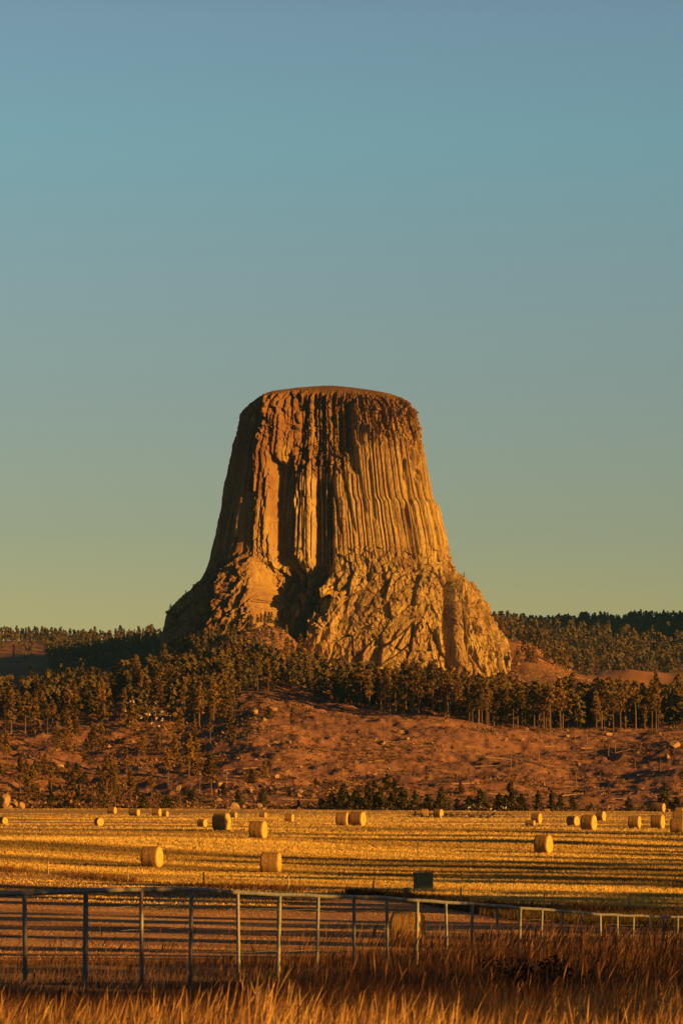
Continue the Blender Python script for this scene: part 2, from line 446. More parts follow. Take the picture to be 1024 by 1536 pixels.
# recess left of the lit pillars, recess between the pillars and the main wall
big += -13.5*win(X_, 410, 442, 2.2)*sst(688, 702, V-6*fbm(PX/7, PX*0, o=2, s=19))*shaft
big += -4.0*win(X_, 469, 501, 2.2)*sst(700, 722, V-8*fbm(PX/6, PX*0, o=2, s=23))*(1-sst(838, 868, V))
big += -9.0*win(X_, 472, 500, 2.0)*sst(716, 730, V)*(1-sst(838, 868, V))
big += 8.0*win(PX, 488.5, 491.5, .8)*sst(724, 730, V)*(1-sst(806, 812, V))
big += 1.8*win(X_, 440, 470, 2)*ledge*shaft
big += -5*win(PX+jag*.6, 470, 486, 2)*sst(778, 790, V)*(1-sst(812, 818, V))*0
# corner buttress
big += 5.5*win(X_, 387, 409, 3)*sst(640, 690, V)*(1-sst(800, 850, V))
big += 3.0*win(X_, 393, 440, 5)*(1-sst(680, 700, V))*sst(600, 620, V)
# notches of the upper rim
for a_, b_, y0, y1, dp in ((444, 452, 590, 618, 6), (470, 474, 596, 660, 5), (499, 505, 592, 618, 5), (510, 519, 625, 682, 8), (522, 530, 608, 672, 7), (537, 543, 640, 668, 5),
                           (424, 428, 600, 660, 5), (434, 438, 590, 650, 4), (527, 536, 672, 712, 6), (594, 599, 600, 625, 4), (616, 620, 665, 690, 4), (623, 628, 668, 720, 5), (603, 606, 690, 718, 5),
                           (455, 459, 610, 640, 4), (484, 488, 598, 640, 4)):
    big += -.75*dp*win(PX+jag*.7, a_, b_, 1.4)*win(V, y0, y1, 7)
# long clefts of the right wall, leaning with the flare
for x0, x1, y0, y1, dp in ((611, 645, 668, 820, 3.6), (622, 648, 664, 770, 3.2), (605, 628, 690, 860, 3.0), (646, 664, 758, 848, 4.5), (653, 668, 760, 830, 3.), (553, 562, 690, 780, 2.0), (500, 511, 728, 800, 3.5), (516, 532, 715, 800, 2.2), (536, 548, 700, 770, 1.6), (574, 590, 690, 790, 1.4), (606, 618, 760, 840, 2.6)):
    xc = x0+(x1-x0)*np.clip((V-y0)/(y1-y0), 0, 1)
    big += -dp*np.exp(-((PX-xc)/2.1)**2)*win(V, y0, y1, 6)
# broken base: lobes and gullies
low = sst(838, 876, V)
gy_l = 393+8*fbm(V/26, V*0, o=3, s=51)+5*np.round(1.5*vnoise(V/9, PX/25, s=50))
gy_r = np.interp(V, [830, 850, 880, 920, 960, 1000, 1040], [500, 498, 486, 470, 456, 450, 450])+5*fbm(V/18, PX/60, o=3, s=52)
big += -29*sst(gy_l-7, gy_l+5, PX)*(1-sst(gy_r-4, gy_r+4, PX))*low
lump = fbm(PX/14, V/14, o=3, s=53)
big += 4.0*win(PX-gy_r, 2, 40, 6)*low*(1-sst(940, 990, V))
big += 1.0*facets(PX/12, V/16, 29, 15, 8, 1.5, .1)*win(PX, 405, 500, 8)*low*(1-sst(930, 965, V))
big += 9*win(X_, np.interp(V, [820, 850, 880, 910, 950], [388, 350, 334, 330, 324]), 392, 7)*sst(822, 862, V)*(1-sst(965, 1000, V))
# blocky lit knobs on the shaded left toe
big += 6*np.clip(fbm(PX/11, V/16, o=3, s=57)-.15, 0, 1)*win(PX, 246, 335, 8)*sst(890, 915, V)
# the great crack and the ribbed right lobe
xc = np.interp(V, [840, 870, 900, 950, 1000, 1040], [663, 668, 669, 667, 670, 672])+jag*.6
big += -10*win(PX-xc, -5, 6, 2.5)*sst(842, 862, V)*(1-sst(996, 1012, V))
big += 4*win(PX-xc, 8, 60, 5)*low
rib = np.abs(fbm((PX-(V-900)*.17)/9, V/95, o=3, s=61))
big += -5.0*(1-np.clip(rib*3.2, 0, 1))*sst(0, 8, PX-xc)*low
# slabs and slanting fractures of the base
u = PX+.55*(V-900)*np.where(PX < 640, 1, -.2); w = V-.3*(PX-500)
body = low*(1-.45*sst(0, 8, PX-xc))
wu = u+3*fbm(PX/40, V/40, o=2, s=71)
lobe = win(PX, 320, 432, 8)*sst(826, 850, V)
big += body*facets(wu/27, w/64, 6, 5.0, 10.0, 3.0, .07)
big += lobe*facets((PX+.7*(V-900))/6, (V-.5*PX)/17, 63, 4.2, 4.2, 2.4, .14)
big += base_t*facets(wu/10.5, w/21, 9, 1.5, 3.4, .7, .10)*(.5+.8*np.clip(fbm(PX/40, V/30, o=2, s=83)+.4, 0, 1.2))
big += base_t*facets(PX/4.4, V/8, 19, 1.0, 2.0, .5, .14)
big += base_t*1.0*fbm(PX/60, V/60, o=2, s=81)
trans = win(V, 825, 880, 14)
big += trans*facets(PX/8, V/11, 23, 3.0, 3.0, 1.0, .1)
d += big*front
d += win(PX, 438, 524, 6)*win(V, 668, 712, 8)*facets(PX/5.5, V/7, 69, 4.5, 4.5, 1.0, .1)
butt = win(PX, 384, 412, 3)*sst(600, 640, V)*(1-sst(830, 860, V))
d += butt*facets((PX)/4.5, V/24, 65, 2.0, 1.6, 1.6, .16)
d += butt*(-1.8*(1-sst(.05, .55, np.abs(((PX+.1*(V-740)-384)/6.6) % 1-.5)*2)))
d += upper*rim*front*(1-.8*right)*facets(PX/6.5, V/13, 67, 2.2, 3.0, 1.2, .14)
d += colw*front*win(PX, 438, 472, 2)*ledge*(-1.6*(1-sst(.05, .5, np.abs(((PX-438)/6.4) % 1-.5)*2)))
d += (1-front)*2.0*fbm(P*12, V/60, o=3, s=91)
d += .22*fbm(PX/3.1, V/5, o=2, s=95)*(.3+upper)
d *= sst(579, 596, V)*.92+.08
HWm = HW*K
DY = 0.92
Xw = (PX-512)*K*(1-.5*front*(1-np.abs(sxn))*(HWm*DY/TZ))+d*np.sin(P)
Yw = TZ+sy/np.abs(sy).max(1, keepdims=True)*HWm*DY-d*np.cos(P)
YREF = TZ-HWm*DY*.72
Zw = (HY-V)*YREF/FPX+CZ+0*P
# flat dome of the top: rows above the rim close onto the summit
tv = np.stack([Xw, Yw, Zw], -1).reshape(-1, 3)
tf = grid_faces(NR, NC, True)
M_rock, n, l, b = mat('tower_rock', .92, .12)
g = n.new('ShaderNodeNewGeometry'); sz = n.new('ShaderNodeSeparateXYZ'); l.new(g.outputs['Position'], sz.inputs[0])
ta = noise_node(n, l, geo_pos(n, l, (.09, .09, .009)), 1, 6, .6, .3)
tb = noise_node(n, l, geo_pos(n, l), .06, 5, .6)
tcn = noise_node(n, l, geo_pos(n, l, (1, 1, .35)), .55, 5, .65)
ra = ramp_node(n, l, ta.outputs[0], [(.32, (.19, .11, .065)), (.5, (.27, .192, .085)), (.68, (.32, .245, .09))])
rb = ramp_node(n, l, tb.outputs[0], [(.35, (.20, .12, .07)), (.65, (.32, .24, .09))])
c = mixc(n, l, .45, ra.outputs[0], rb.outputs[0])
rc = ramp_node(n, l, tcn.outputs[0], [(.34, (.50, .43, .43)), (.46, (.88, .84, .8)), (.66, (1.15, 1.15, 1.05))])
c = mixc(n, l, .8, c, rc.outputs[0], 'MULTIPLY')
# weathered brown rock (upper part, left lobe) against the lichen-gold right wall
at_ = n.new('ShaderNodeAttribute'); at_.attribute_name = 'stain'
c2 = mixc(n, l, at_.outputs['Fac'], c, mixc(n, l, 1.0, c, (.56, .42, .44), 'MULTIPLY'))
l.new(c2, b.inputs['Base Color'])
bump(n, l, b, tcn.outputs[0], .9, 1.6)
root = tag(link('rock_tower', None, loc=(0, 0, 0)), 'huge flat-topped rock tower of golden columns rising above the pine forest', 'rock tower')
fv = V.reshape(-1)[tf[:, 0]]+12*fbm(PX.reshape(-1)[tf[:, 0]]/12, V.reshape(-1)[tf[:, 0]]/40, o=2, s=15)
fx = PX.reshape(-1)[tf[:, 0]]
cut = np.interp(fx, [240, 330, 400, 440, 500, 560, 640, 680, 760], [905, 850, 820, 830, 842, 862, 868, 852, 860])
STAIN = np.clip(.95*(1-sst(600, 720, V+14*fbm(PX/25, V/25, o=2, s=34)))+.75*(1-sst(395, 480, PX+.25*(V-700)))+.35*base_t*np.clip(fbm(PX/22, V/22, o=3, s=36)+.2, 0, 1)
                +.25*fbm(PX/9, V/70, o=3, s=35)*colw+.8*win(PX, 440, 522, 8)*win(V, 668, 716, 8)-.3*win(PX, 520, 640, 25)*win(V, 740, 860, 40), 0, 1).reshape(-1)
def stain(me, ids):
    a_ = me.attributes.new('stain', 'FLOAT', 'POINT'); a_.data.foreach_set('value', STAIN[ids].astype(np.float32)); return me
def sub(faces):
    ids, inv = np.unique(faces, return_inverse=True)
    return tv[ids], inv.reshape(faces.shape), ids
sel = fv < cut
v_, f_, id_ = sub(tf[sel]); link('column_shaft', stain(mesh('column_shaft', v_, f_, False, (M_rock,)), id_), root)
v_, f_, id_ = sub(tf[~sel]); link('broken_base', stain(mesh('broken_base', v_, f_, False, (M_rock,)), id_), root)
v_ = np.vstack([tv[:NC], tv[:NC].mean(0)+np.array([0, 0, .6])]); j = np.arange(NC)
f_ = np.stack([(j+1) % NC, j, np.full(NC, NC)], 1)
link('summit', stain(mesh('summit', v_, f_, False, (M_rock,)), np.zeros(NC+1, int)), root)
TBVH = BVHTree.FromPolygons([Vector(q) for q in tv[::1]], tf.tolist()) if False else None
TPX = (tv[:, 0]/tv[:, 1]*FPX+512); TPY = HY-(tv[:, 2]-CZ)/tv[:, 1]*FPX
TFR = (np.cos(P) > -.1).reshape(-1)
def tower_at(px, py):
    dd = (TPX-px)**2+(TPY-py)**2+np.where(TFR, 0, 1e6)
    k = int(np.argmin(dd)); return [float(q) for q in tv[k]]

# ------------------------------------------------------------------ trees
M_bark = simple_mat('pine_bark', (.07, .042, .03), (.16, .095, .06), 2.5, stretch=(1, 1, .15), bstr=.6, bdist=.05)
M_snag = simple_mat('bleached_wood', (.14, .085, .055), (.28, .18, .11), 2.0, stretch=(1, 1, .15))
M_needle = leaf_mat('pine_needles', (.062, .042, .018), (.19, .11, .033), .25)
M_juniper = leaf_mat('juniper_leaves', (.022, .022, .012), (.055, .048, .018), .15)
M_shrubl = leaf_mat('dark_shrub_leaves', (.022, .021, .014), (.055, .046, .022), .2, nscale=6)
M_farleaf = leaf_mat('far_needles', (.040, .036, .020), (.13, .088, .030), .15, per_object=False, nscale=.02)

def leaf_quads(rng, cen, size, droop=.0, outw=None, jitter=.5):
    """random leaf-clump quads at centres cen, half sizes size"""
    k = len(cen)
    nrm = rng.normal(size=(k, 3)); nrm[:, 2] = np.abs(nrm[:, 2])*.7+.15
    if outw is not None: nrm = nrm*.75+outw*1.0
    nrm /= np.linalg.norm(nrm, axis=1)[:, None]+1e-9
    r = rng.normal(size=(k, 3)); a = np.cross(nrm, r); a /= np.linalg.norm(a, axis=1)[:, None]+1e-9
    b = np.cross(nrm, a)
    sz = size*rng.uniform(1-jitter, 1+jitter, k)
    asp = rng.uniform(.45, .9, k)
    q = []
    for (u, v) in ((-1, -.25), (-.1, -1), (1, .2), (.15, 1)):
        q.append(cen+a*(u*sz)[:, None]+b*(v*sz*asp)[:, None])
    v = np.stack(q, 1).reshape(-1, 3)
    return v, np.arange(k*4).reshape(-1, 4)

def pine_meshes(seed, h=20.0, crown0=.42, rad=2.9, nclump=60, per=13, leaf=.42, top=.35, name='pine'):
    """ponderosa: bare lower trunk, ragged open crown of needle clumps. -> (trunk mesh, crown mesh)"""
    rng = np.random.default_rng(seed)
    lean = rng.normal(size=2)*.35
    zz = np.array([-.8, 0, .25, .5, .75, .97])*h
    px = lean[0]*(zz/h)**2+rng.normal(size=6)*.08; py = lean[1]*(zz/h)**2+rng.normal(size=6)*.08
    t = MB()
    tr = h*.0135
    t.tube(np.stack([px, py, zz], 1), np.array([1.25, 1.1, .85, .62, .36, .07])*tr, 7)
    cen, out = [], []
    for k in range(nclump):
        f = rng.uniform()**.85
        z = (crown0+(1-crown0)*f)*h
        prof = (1-f)**.62*(.55+.45*min(1, f/.18))+.10*top
        r = rad*prof*rng.uniform(.25, 1.05); th = rng.uniform(0, 2*np.pi)
        cx = np.interp(z, zz, px); cy = np.interp(z, zz, py)
        c = np.array([cx+r*np.cos(th), cy+r*np.sin(th), z+rng.normal()*.3-.12*r])
        m = int(per*rng.uniform(.6, 1.4))
        cr = rng.uniform(.55, 1.1)*(.45+.55*prof)*rad*.36
        p = rng.normal(size=(m, 3))*np.array([1, 1, .6]); p /= np.linalg.norm(p, axis=1)[:, None]+1e-9
        p *= (rng.uniform(.35, 1, m)**.5)[:, None]
        cen.append(c+p*cr*np.array([1.15, 1.15, .8])); out.append(p)
        if k % 3 == 0 and r > .6:
            t.tube(np.array([[cx, cy, z-.25*r], [cx+.6*r*np.cos(th), cy+.6*r*np.sin(th), z-.1*r], c]), np.array([.32, .2, .08])*tr, 4, False)
    for k in range(5):                                      # dead limbs under the crown
        z = rng.uniform(.08, crown0+.05)*h; th = rng.uniform(0, 6.28); r = rng.uniform(.6, 1.6)
        cx = np.interp(z, zz, px); cy = np.interp(z, zz, py)
        t.tube(np.array([[cx, cy, z], [cx+r*np.cos(th), cy+r*np.sin(th), z-.1*r+.1]]), np.array([.22, .06])*tr, 4, False)
    cen = np.vstack(cen); out = np.vstack(out)
    v, f = leaf_quads(rng, cen, leaf*h/20, outw=out)
    return t.mesh('trunk', M_bark), mesh('crown', v, f, False, (M_needle,))

def juniper_meshes(seed, h=6.0, rad=1.9, conical=1.0, nclump=70, per=12, leaf=.20, m_leaf=None):
    rng = np.random.default_rng(seed)
    t = MB(); t.tube(np.array([[0, 0, -.5], [.05, 0, h*.3], [.02, .06, h*.85]]), np.array([.15, .11, .03])*h/6, 6)
    cen, out = [], []
    for k in range(nclump):
        f = rng.uniform()**1.25
        z = (.04+.96*f)*h
        prof = ((1-f)**(.55+.35*conical))*(.7+.3*min(1, f/.12))+.04
        th = rng.uniform(0, 2*np.pi); r = rad*prof*rng.uniform(.3, 1.05)*(1+.25*math.sin(3*th+seed))
        c = np.array([r*np.cos(th), r*np.sin(th), z])
        m = int(per*rng.uniform(.6, 1.4)); p = rng.normal(size=(m, 3)); p /= np.linalg.norm(p, axis=1)[:, None]
        cen.append(c+p*(rng.uniform(.3, 1, m)**.5)[:, None]*rad*.30*(.4+.6*prof)*np.array([1, 1, 1.25])); out.append(p)
    v, f = leaf_quads(rng, np.vstack(cen), leaf*h/6*1.3, outw=np.vstack(out))
    return t.mesh('trunk', M_bark), mesh('crown', v, f, False, (m_leaf or M_juniper,))

def put_tree(name, meshes, loc, hscale, rz, label, cat, group, wscale=None):
    o = link(name, None, loc=loc); o.rotation_euler = (0, 0, rz); w = wscale or hscale; o.scale = (w, w, hscale)
    for m, nm in zip(meshes, ('trunk', 'crown')): link(nm, m, o)
    return tag(o, label, cat, group)

KIND = {}
for i in range(4): KIND['full', i] = pine_meshes(100+i, 20, .40, 3.3, 74, 14, .46)
for i in range(4): KIND['slim', i] = pine_meshes(200+i, 20, .34, 2.1, 60, 13, .40)
for i in range(3): KIND['high', i] = pine_meshes(300+i, 20, .58, 3.0, 46, 14, .46, top=.9)
for i in range(3): KIND['young', i] = pine_meshes(400+i, 20, .10, 3.6, 84, 13, .52)
KWORD = {'full': 'broad-crowned', 'slim': 'slender narrow', 'high': 'bare-trunked high-crowned', 'young': 'bushy low-branched'}
PINES = []
def pine(px, Y, h, kd, label=None, group='pines on the slopes below the tower', where=None, loc=None):
    i = random.randrange(4 if kd in ('full', 'slim') else 3)
    s = h/20
    if loc is None: loc = at(px, Y)
    PINES.append((loc[0], loc[1]))
    put_tree('pine_tree', KIND[kd, i], (loc[0], loc[1], loc[2]-.2), s, random.uniform(0, 6.28),
             label or '%s %s pine %s' % ('tall' if h > 19 else 'middling' if h > 13 else 'small', KWORD[kd], where), 'pine tree', group, s*random.uniform(.8, 1.35))
def scatter(nn, px0, px1, y0f, y1f, sep, tries=4000):
    """spread points over a band of ground; y0f/y1f give depths at a column"""
    out = []
    for _ in range(tries):
        if len(out) >= nn: break
        p = random.uniform(px0, px1); Y = random.uniform(y0f(p), y1f(p))
        X = (p-512)/FPX*Y
        if sep < 4 and float(vnoise(X/13, Y/60, s=55)) < -.32: continue
        if all((X-a)**2+(.35*(Y-b))**2 > sep*sep for a, b in PINES[-400:]):
            PINES.append((X, Y)); out.append((p, Y))
    for q in out: PINES.remove(((q[0]-512)/FPX*q[1], q[1]))
    return out
def zl(*q):
    xs = [a for a, _ in q]; ys = [b for _, b in q]
    return lambda p: float(np.interp(p, xs, ys))
EDGE = zl((-40, 1400), (100, 1400), (250, 1440), (360, 1560), (420, 1640), (520, 1500), (600, 1440), (700, 1425), (860, 1425), (1064, 1420))
LAND = [(330, "below the shaded left toe"), (400, "under the golden left lobe"), (470, 'before the rubble apron'),
        (560, 'under the slanting slabs'), (640, "under the tower's middle"), (700, "below the great crack"),
        (775, "below the tower's right foot"), (860, 'before the right talus'), (960, 'before the red mound'), (2000, 'by the right frame edge')]
def land(p): return next(t for x, t in LAND if p < x)
# front edge of the belt: trees standing clear on the bare slope
for p, Y in scatter(64, 540, 1060, lambda p: EDGE(p), lambda p: EDGE(p)+45, 2.6):
    pine(p, Y, random.triangular(11, 24, 19), random.choice(['high', 'high', 'full', 'slim', 'slim']), where='at the front edge of the belt '+land(p), group='pines of the belt below the tower')
for p, Y in scatter(58, 530, 1060, lambda p: EDGE(p)+48, lambda p: EDGE(p)+170, 3.4):
    pine(p, Y, random.triangular(12, 24.5, 19), random.choice(['full', 'full', 'slim', 'high']), where='deep in the belt '+land(p), group='pines of the belt below the tower')
for p, Y in scatter(44, 330, 560, lambda p: EDGE(p)+20, lambda p: 1900, 3.6):
    pine(p, Y, random.uniform(14, 21), random.choice(['full', 'slim', 'slim', 'young']), where='in the thick wood '+land(p), group='pines of the belt below the tower')
for p, Y in scatter(32, 195, 350, lambda p: 1330, lambda p: 1850, 3.4):
    pine(p, Y, random.uniform(14, 22), random.choice(['full', 'slim', 'young', 'full']), where='in the cluster on the left shoulder of the hill', group='pines on the left hill')
for p, Y in scatter(26, -25, 200, lambda p: 1345, lambda p: 1640, 4.2):
    pine(p, Y, random.uniform(12, 20), random.choice(['full', 'slim', 'full', 'young']), where='on the dark crest at the far left', group='pines on the left hill')
for p, Y in scatter(26, -20, 345, lambda p: 990, lambda p: 1320, 5.5):
    pine(p, Y, random.uniform(8, 15), random.choice(['young', 'slim', 'full', 'young']), where='scattered on the reddish left slope, '+('far left' if p < 100 else 'below the white birds' if p < 230 else 'left of the bald knoll'), group='pines standing alone on the slope')
# single pines standing on the bare slope (photo column, row of the foot, height in photo pixels)
for p, yb, hp, kd, lb in ((164, 1186, 42, 'young', 'small bushy pine alone on the red slope at lower left'), (42, 1184, 34, 'young', 'small round pine on the lower left red slope, leftmost of those standing alone'),
        (152, 1212, 46, 'young', 'bushy pine at the field edge, left of two by the far bale'), (172, 1206, 40, 'slim', 'thin pine just behind the far bale at left'),
        (110, 1196, 44, 'slim', 'slim pine above the field edge at left'), (122, 1192, 40, 'full', 'round-headed pine above the field edge at left'),
        (190, 1168, 44, 'full', 'dark pine halfway up the left slope'), (214, 1134, 32, 'young', 'cone-shaped pine on the ridge of the left slope'), (228, 1195, 50, 'slim', 'slim pine in the hollow below the white birds'),
        (252, 1178, 56, 'full', 'large dark pine in the hollow left of the boulders'), (262, 1150, 44, 'young', 'bushy pine on the rock-strewn left slope'), (100, 1108, 46, 'slim', 'slim pine on the brow of the left slope'),
        (116, 1118, 44, 'full', 'broad pine on the brow of the left slope'), (72, 1104, 46, 'high', 'high-crowned pine leaning over the brow at left'), (38, 1102, 66, 'full', 'tall golden-brown pine on the brow near the left edge'),
        (316, 1118, 60, 'slim', 'slim pine on the rocky shoulder left of the bald knoll'), (346, 1112, 52, 'young', 'bushy pine beside the bald knoll'), (372, 1120, 46, 'slim', 'thin pine on the bald knoll, left of two'),
        (402, 1104, 44, 'high', 'open-crowned pine on the bald knoll'), (438, 1100, 40, 'slim', 'small pine on the bald knoll, right of two'), (398, 1168, 30, 'young', 'stunted pine on the rocky middle slope'),
        (640, 1182, 34, 'slim', 'small pine above the junipers in the middle of the field edge'), (560, 1146, 20, 'young', 'tiny pine on the ridge line of the middle slope'), (728, 1178, 22, 'young', 'tiny dark pine on the orange slope'),
        (912, 1192, 16, 'young', 'tiny bush-like pine on the bare orange slope at right'), (270, 1120, 54, 'full', 'full pine in front of the white birds'), (290, 1126, 50, 'slim', 'slim pine right of the white birds'),
        (140, 1128, 40, 'young', 'bushy pine by the hollow of the left slope'), (84, 1134, 36, 'slim', 'slim pine below the brow at left'), (68, 1160, 30, 'young', 'low pine among grey rubble at left')):
    q = ground_at(p, yb, 960, 1900)
    pine(p, q[1], hp*q[1]/FPX, kd, lb, 'pines standing alone on the slope', loc=q)
# pines clinging to the tower and its apron
for p, y, hp, kd, lb in ((291, 893, 17, 'full', 'pine on the skyline of the tower\'s left shoulder, upper one'), (279, 905, 20, 'slim', 'slim pine on the skyline just below the upper one at the left shoulder'),
        (277, 922, 16, 'young', 'bushy pine on the shaded left shoulder of the tower'), (256, 915, 10, 'young', 'stunted pine on the left skyline of the tower toe'), (289, 945, 18, 'slim', 'dark pine on the shaded toe under the golden lobe'),
        (335, 880, 16, 'slim', 'pine rooted on the left lobe of the tower base'), (330, 905, 20, 'full', 'dark pine against the shaded left wall'), (457, 868, 16, 'young', 'greenish pine in the dark gully of the tower'),
        (592, 905, 14, 'young', 'dark bush-like pine on the ledge in the middle of the base'), (620, 924, 12, 'young', 'low pine on the lower ledge of the base'), (605, 893, 12, 'young', 'small pine on the upper ledge of the base'),
        (676, 990, 22, 'slim', 'pine at the bottom of the great crack'), (696, 866, 8, 'young', 'tiny pine on the right shoulder of the tower'), (742, 945, 18, 'full', 'pine on the right skyline of the tower foot'),
        (752, 955, 22, 'full', 'pine behind the right foot of the tower'), (500, 990, 24, 'slim', 'slim pine against the sunlit base, left of the slabs'), (441, 960, 26, 'slim', 'pine at the mouth of the dark gully'),
        (390, 948, 22, 'full', 'pine at the top of the rubble apron'), (375, 958, 24, 'young', 'bushy pine at the left of the rubble apron'), (405, 972, 20, 'slim', 'slim pine on the rubble apron')):
    q = tower_at(p, y)
    g_ = float(elev(q[0], q[1]-3))
    if g_ > q[2]: q = [q[0], q[1]-4, float(elev(q[0], q[1]-4))]
    pine(p, q[1], hp*q[1]/FPX, kd, lb, 'pines on the tower and its apron', loc=q)
for p, y, hp in ((776, 985, 40), (792, 982, 42), (800, 990, 38), (846, 1040, 58), (856, 1040, 64), (836, 1046, 50)):
    pine(p, 2380 if p < 810 else 1750, hp*(2380 if p < 810 else 1750)/FPX, 'full', where='rising above the belt right of the tower', group='pines right of the tower')

# junipers and shrubs along the far edge of the field
JUN = [juniper_meshes(500+i, 6, 2.0, [1, .4, .7, 1.2][i]) for i in range(4)]
for p, yb, hp, w, k, lb in ((765, 1217, 46, 1.0, 0, 'tallest dark juniper at the field edge, pointed, right of centre'), (748, 1217, 28, 1.2, 1, 'low juniper just left of the tallest one'), (782, 1217, 30, 1.1, 2, 'round juniper just right of the tallest one'),
        (806, 1217, 33, .8, 3, 'pointed juniper between two low ones, right of the tallest'), (826, 1217, 33, .7, 3, 'thin pointed juniper at the field edge, right of centre'), (840, 1217, 26, 1.1, 1, 'low spreading juniper right of the thin pointed one'),
        (858, 1217, 24, 1.0, 2, 'small juniper ending the right-hand row'), (886, 1217, 14, 1.3, 1, 'squat bush alone at the field edge'), (942, 1217, 22, 1.2, 0, 'black cone-shaped juniper alone at the field edge at right'),
        (996, 1216, 40, 1.1, 1, 'large rounded juniper behind the bale near the right edge'), (1014, 1217, 26, 1.2, 2, 'low juniper at the right edge behind bales'), (974, 1217, 14, 1.2, 1, 'low bush left of the large rounded juniper'),
        (720, 1217, 34, 1.1, 1, 'dense juniper behind the flock on the field'), (704, 1217, 26, 1.2, 2, 'low juniper behind the flock, left'), (685, 1217, 20, 1.1, 1, 'small juniper at the field edge left of the flock'),
        (662, 1217, 36, .9, 0, 'pointed juniper above two far bales'), (642, 1217, 28, 1.0, 2, 'round juniper behind the square-on far bale'), (622, 1217, 32, .9, 3, 'juniper at the field edge, right of the bale pair'),
        (604, 1217, 40, .9, 2, 'tall juniper behind the bale pair, right'), (588, 1217, 30, 1.1, 1, 'broad juniper behind the bale pair'), (570, 1216, 38, 1.0, 0, 'peaked juniper above the bale pair'),
        (552, 1216, 44, .9, 3, 'tall slim juniper just left of the bale pair\'s right bale'), (534, 1216, 34, 1.1, 2, 'dark juniper over the bale pair'), (516, 1216, 42, .9, 0, 'dark pointed juniper left of the bale pair'),
        (498, 1216, 28, 1.1, 1, 'low juniper left end of the dark row'), (482, 1215, 20, 1.1, 2, 'small bush left of the dark row'), (100, 1213, 14, 1.8, 1, 'low green shrub at the field edge at left'), (88, 1213, 10, 1.4, 1, 'flat shrub left of the low green one'),
        (690, 1190, 20, .9, 3, 'small juniper higher on the slope behind the flock'), (580, 1185, 26, .9, 0, 'juniper a little up the slope over the bale pair'), (250, 1213, 22, 1.2, 2, 'shrub at the field edge behind far bales at left'), (215, 1213, 26, 1.0, 0, 'dark juniper at the field edge at left')):
    q = ground_at(p, yb, 940, 1300) if yb < 1200 else at(p, 962)
    h = hp*q[1]/FPX*.95; w = w*(1.35 if p < 730 else 1.15)
    put_tree('juniper', JUN[k], (q[0], q[1], q[2]-.2), h/6, random.uniform(0, 6.28), lb, 'juniper', 'junipers along the far edge of the field', h/6*w)

for k_, (p, Y) in enumerate(scatter(34, -10, 345, lambda p: 968, lambda p: 1230, 4.5)+scatter(12, 345, 640, lambda p: 968, lambda p: 1120, 6)):
    q = at(p, Y); h = random.uniform(2.0, 4.8)
    put_tree('juniper', JUN[k_ % 4], (q[0], q[1], q[2]-.2), h/6, random.uniform(0, 6.28), '%s dark juniper %s on the %s slope' % ('tiny' if h < 3 else 'small' if h < 4 else 'rounded', 'just above the field' if Y < 1050 else 'part way up', 'far left' if p < 120 else 'left' if p < 345 else 'rocky middle'), 'juniper', 'junipers scattered on the slope', h/6*random.uniform(1.0, 1.5))
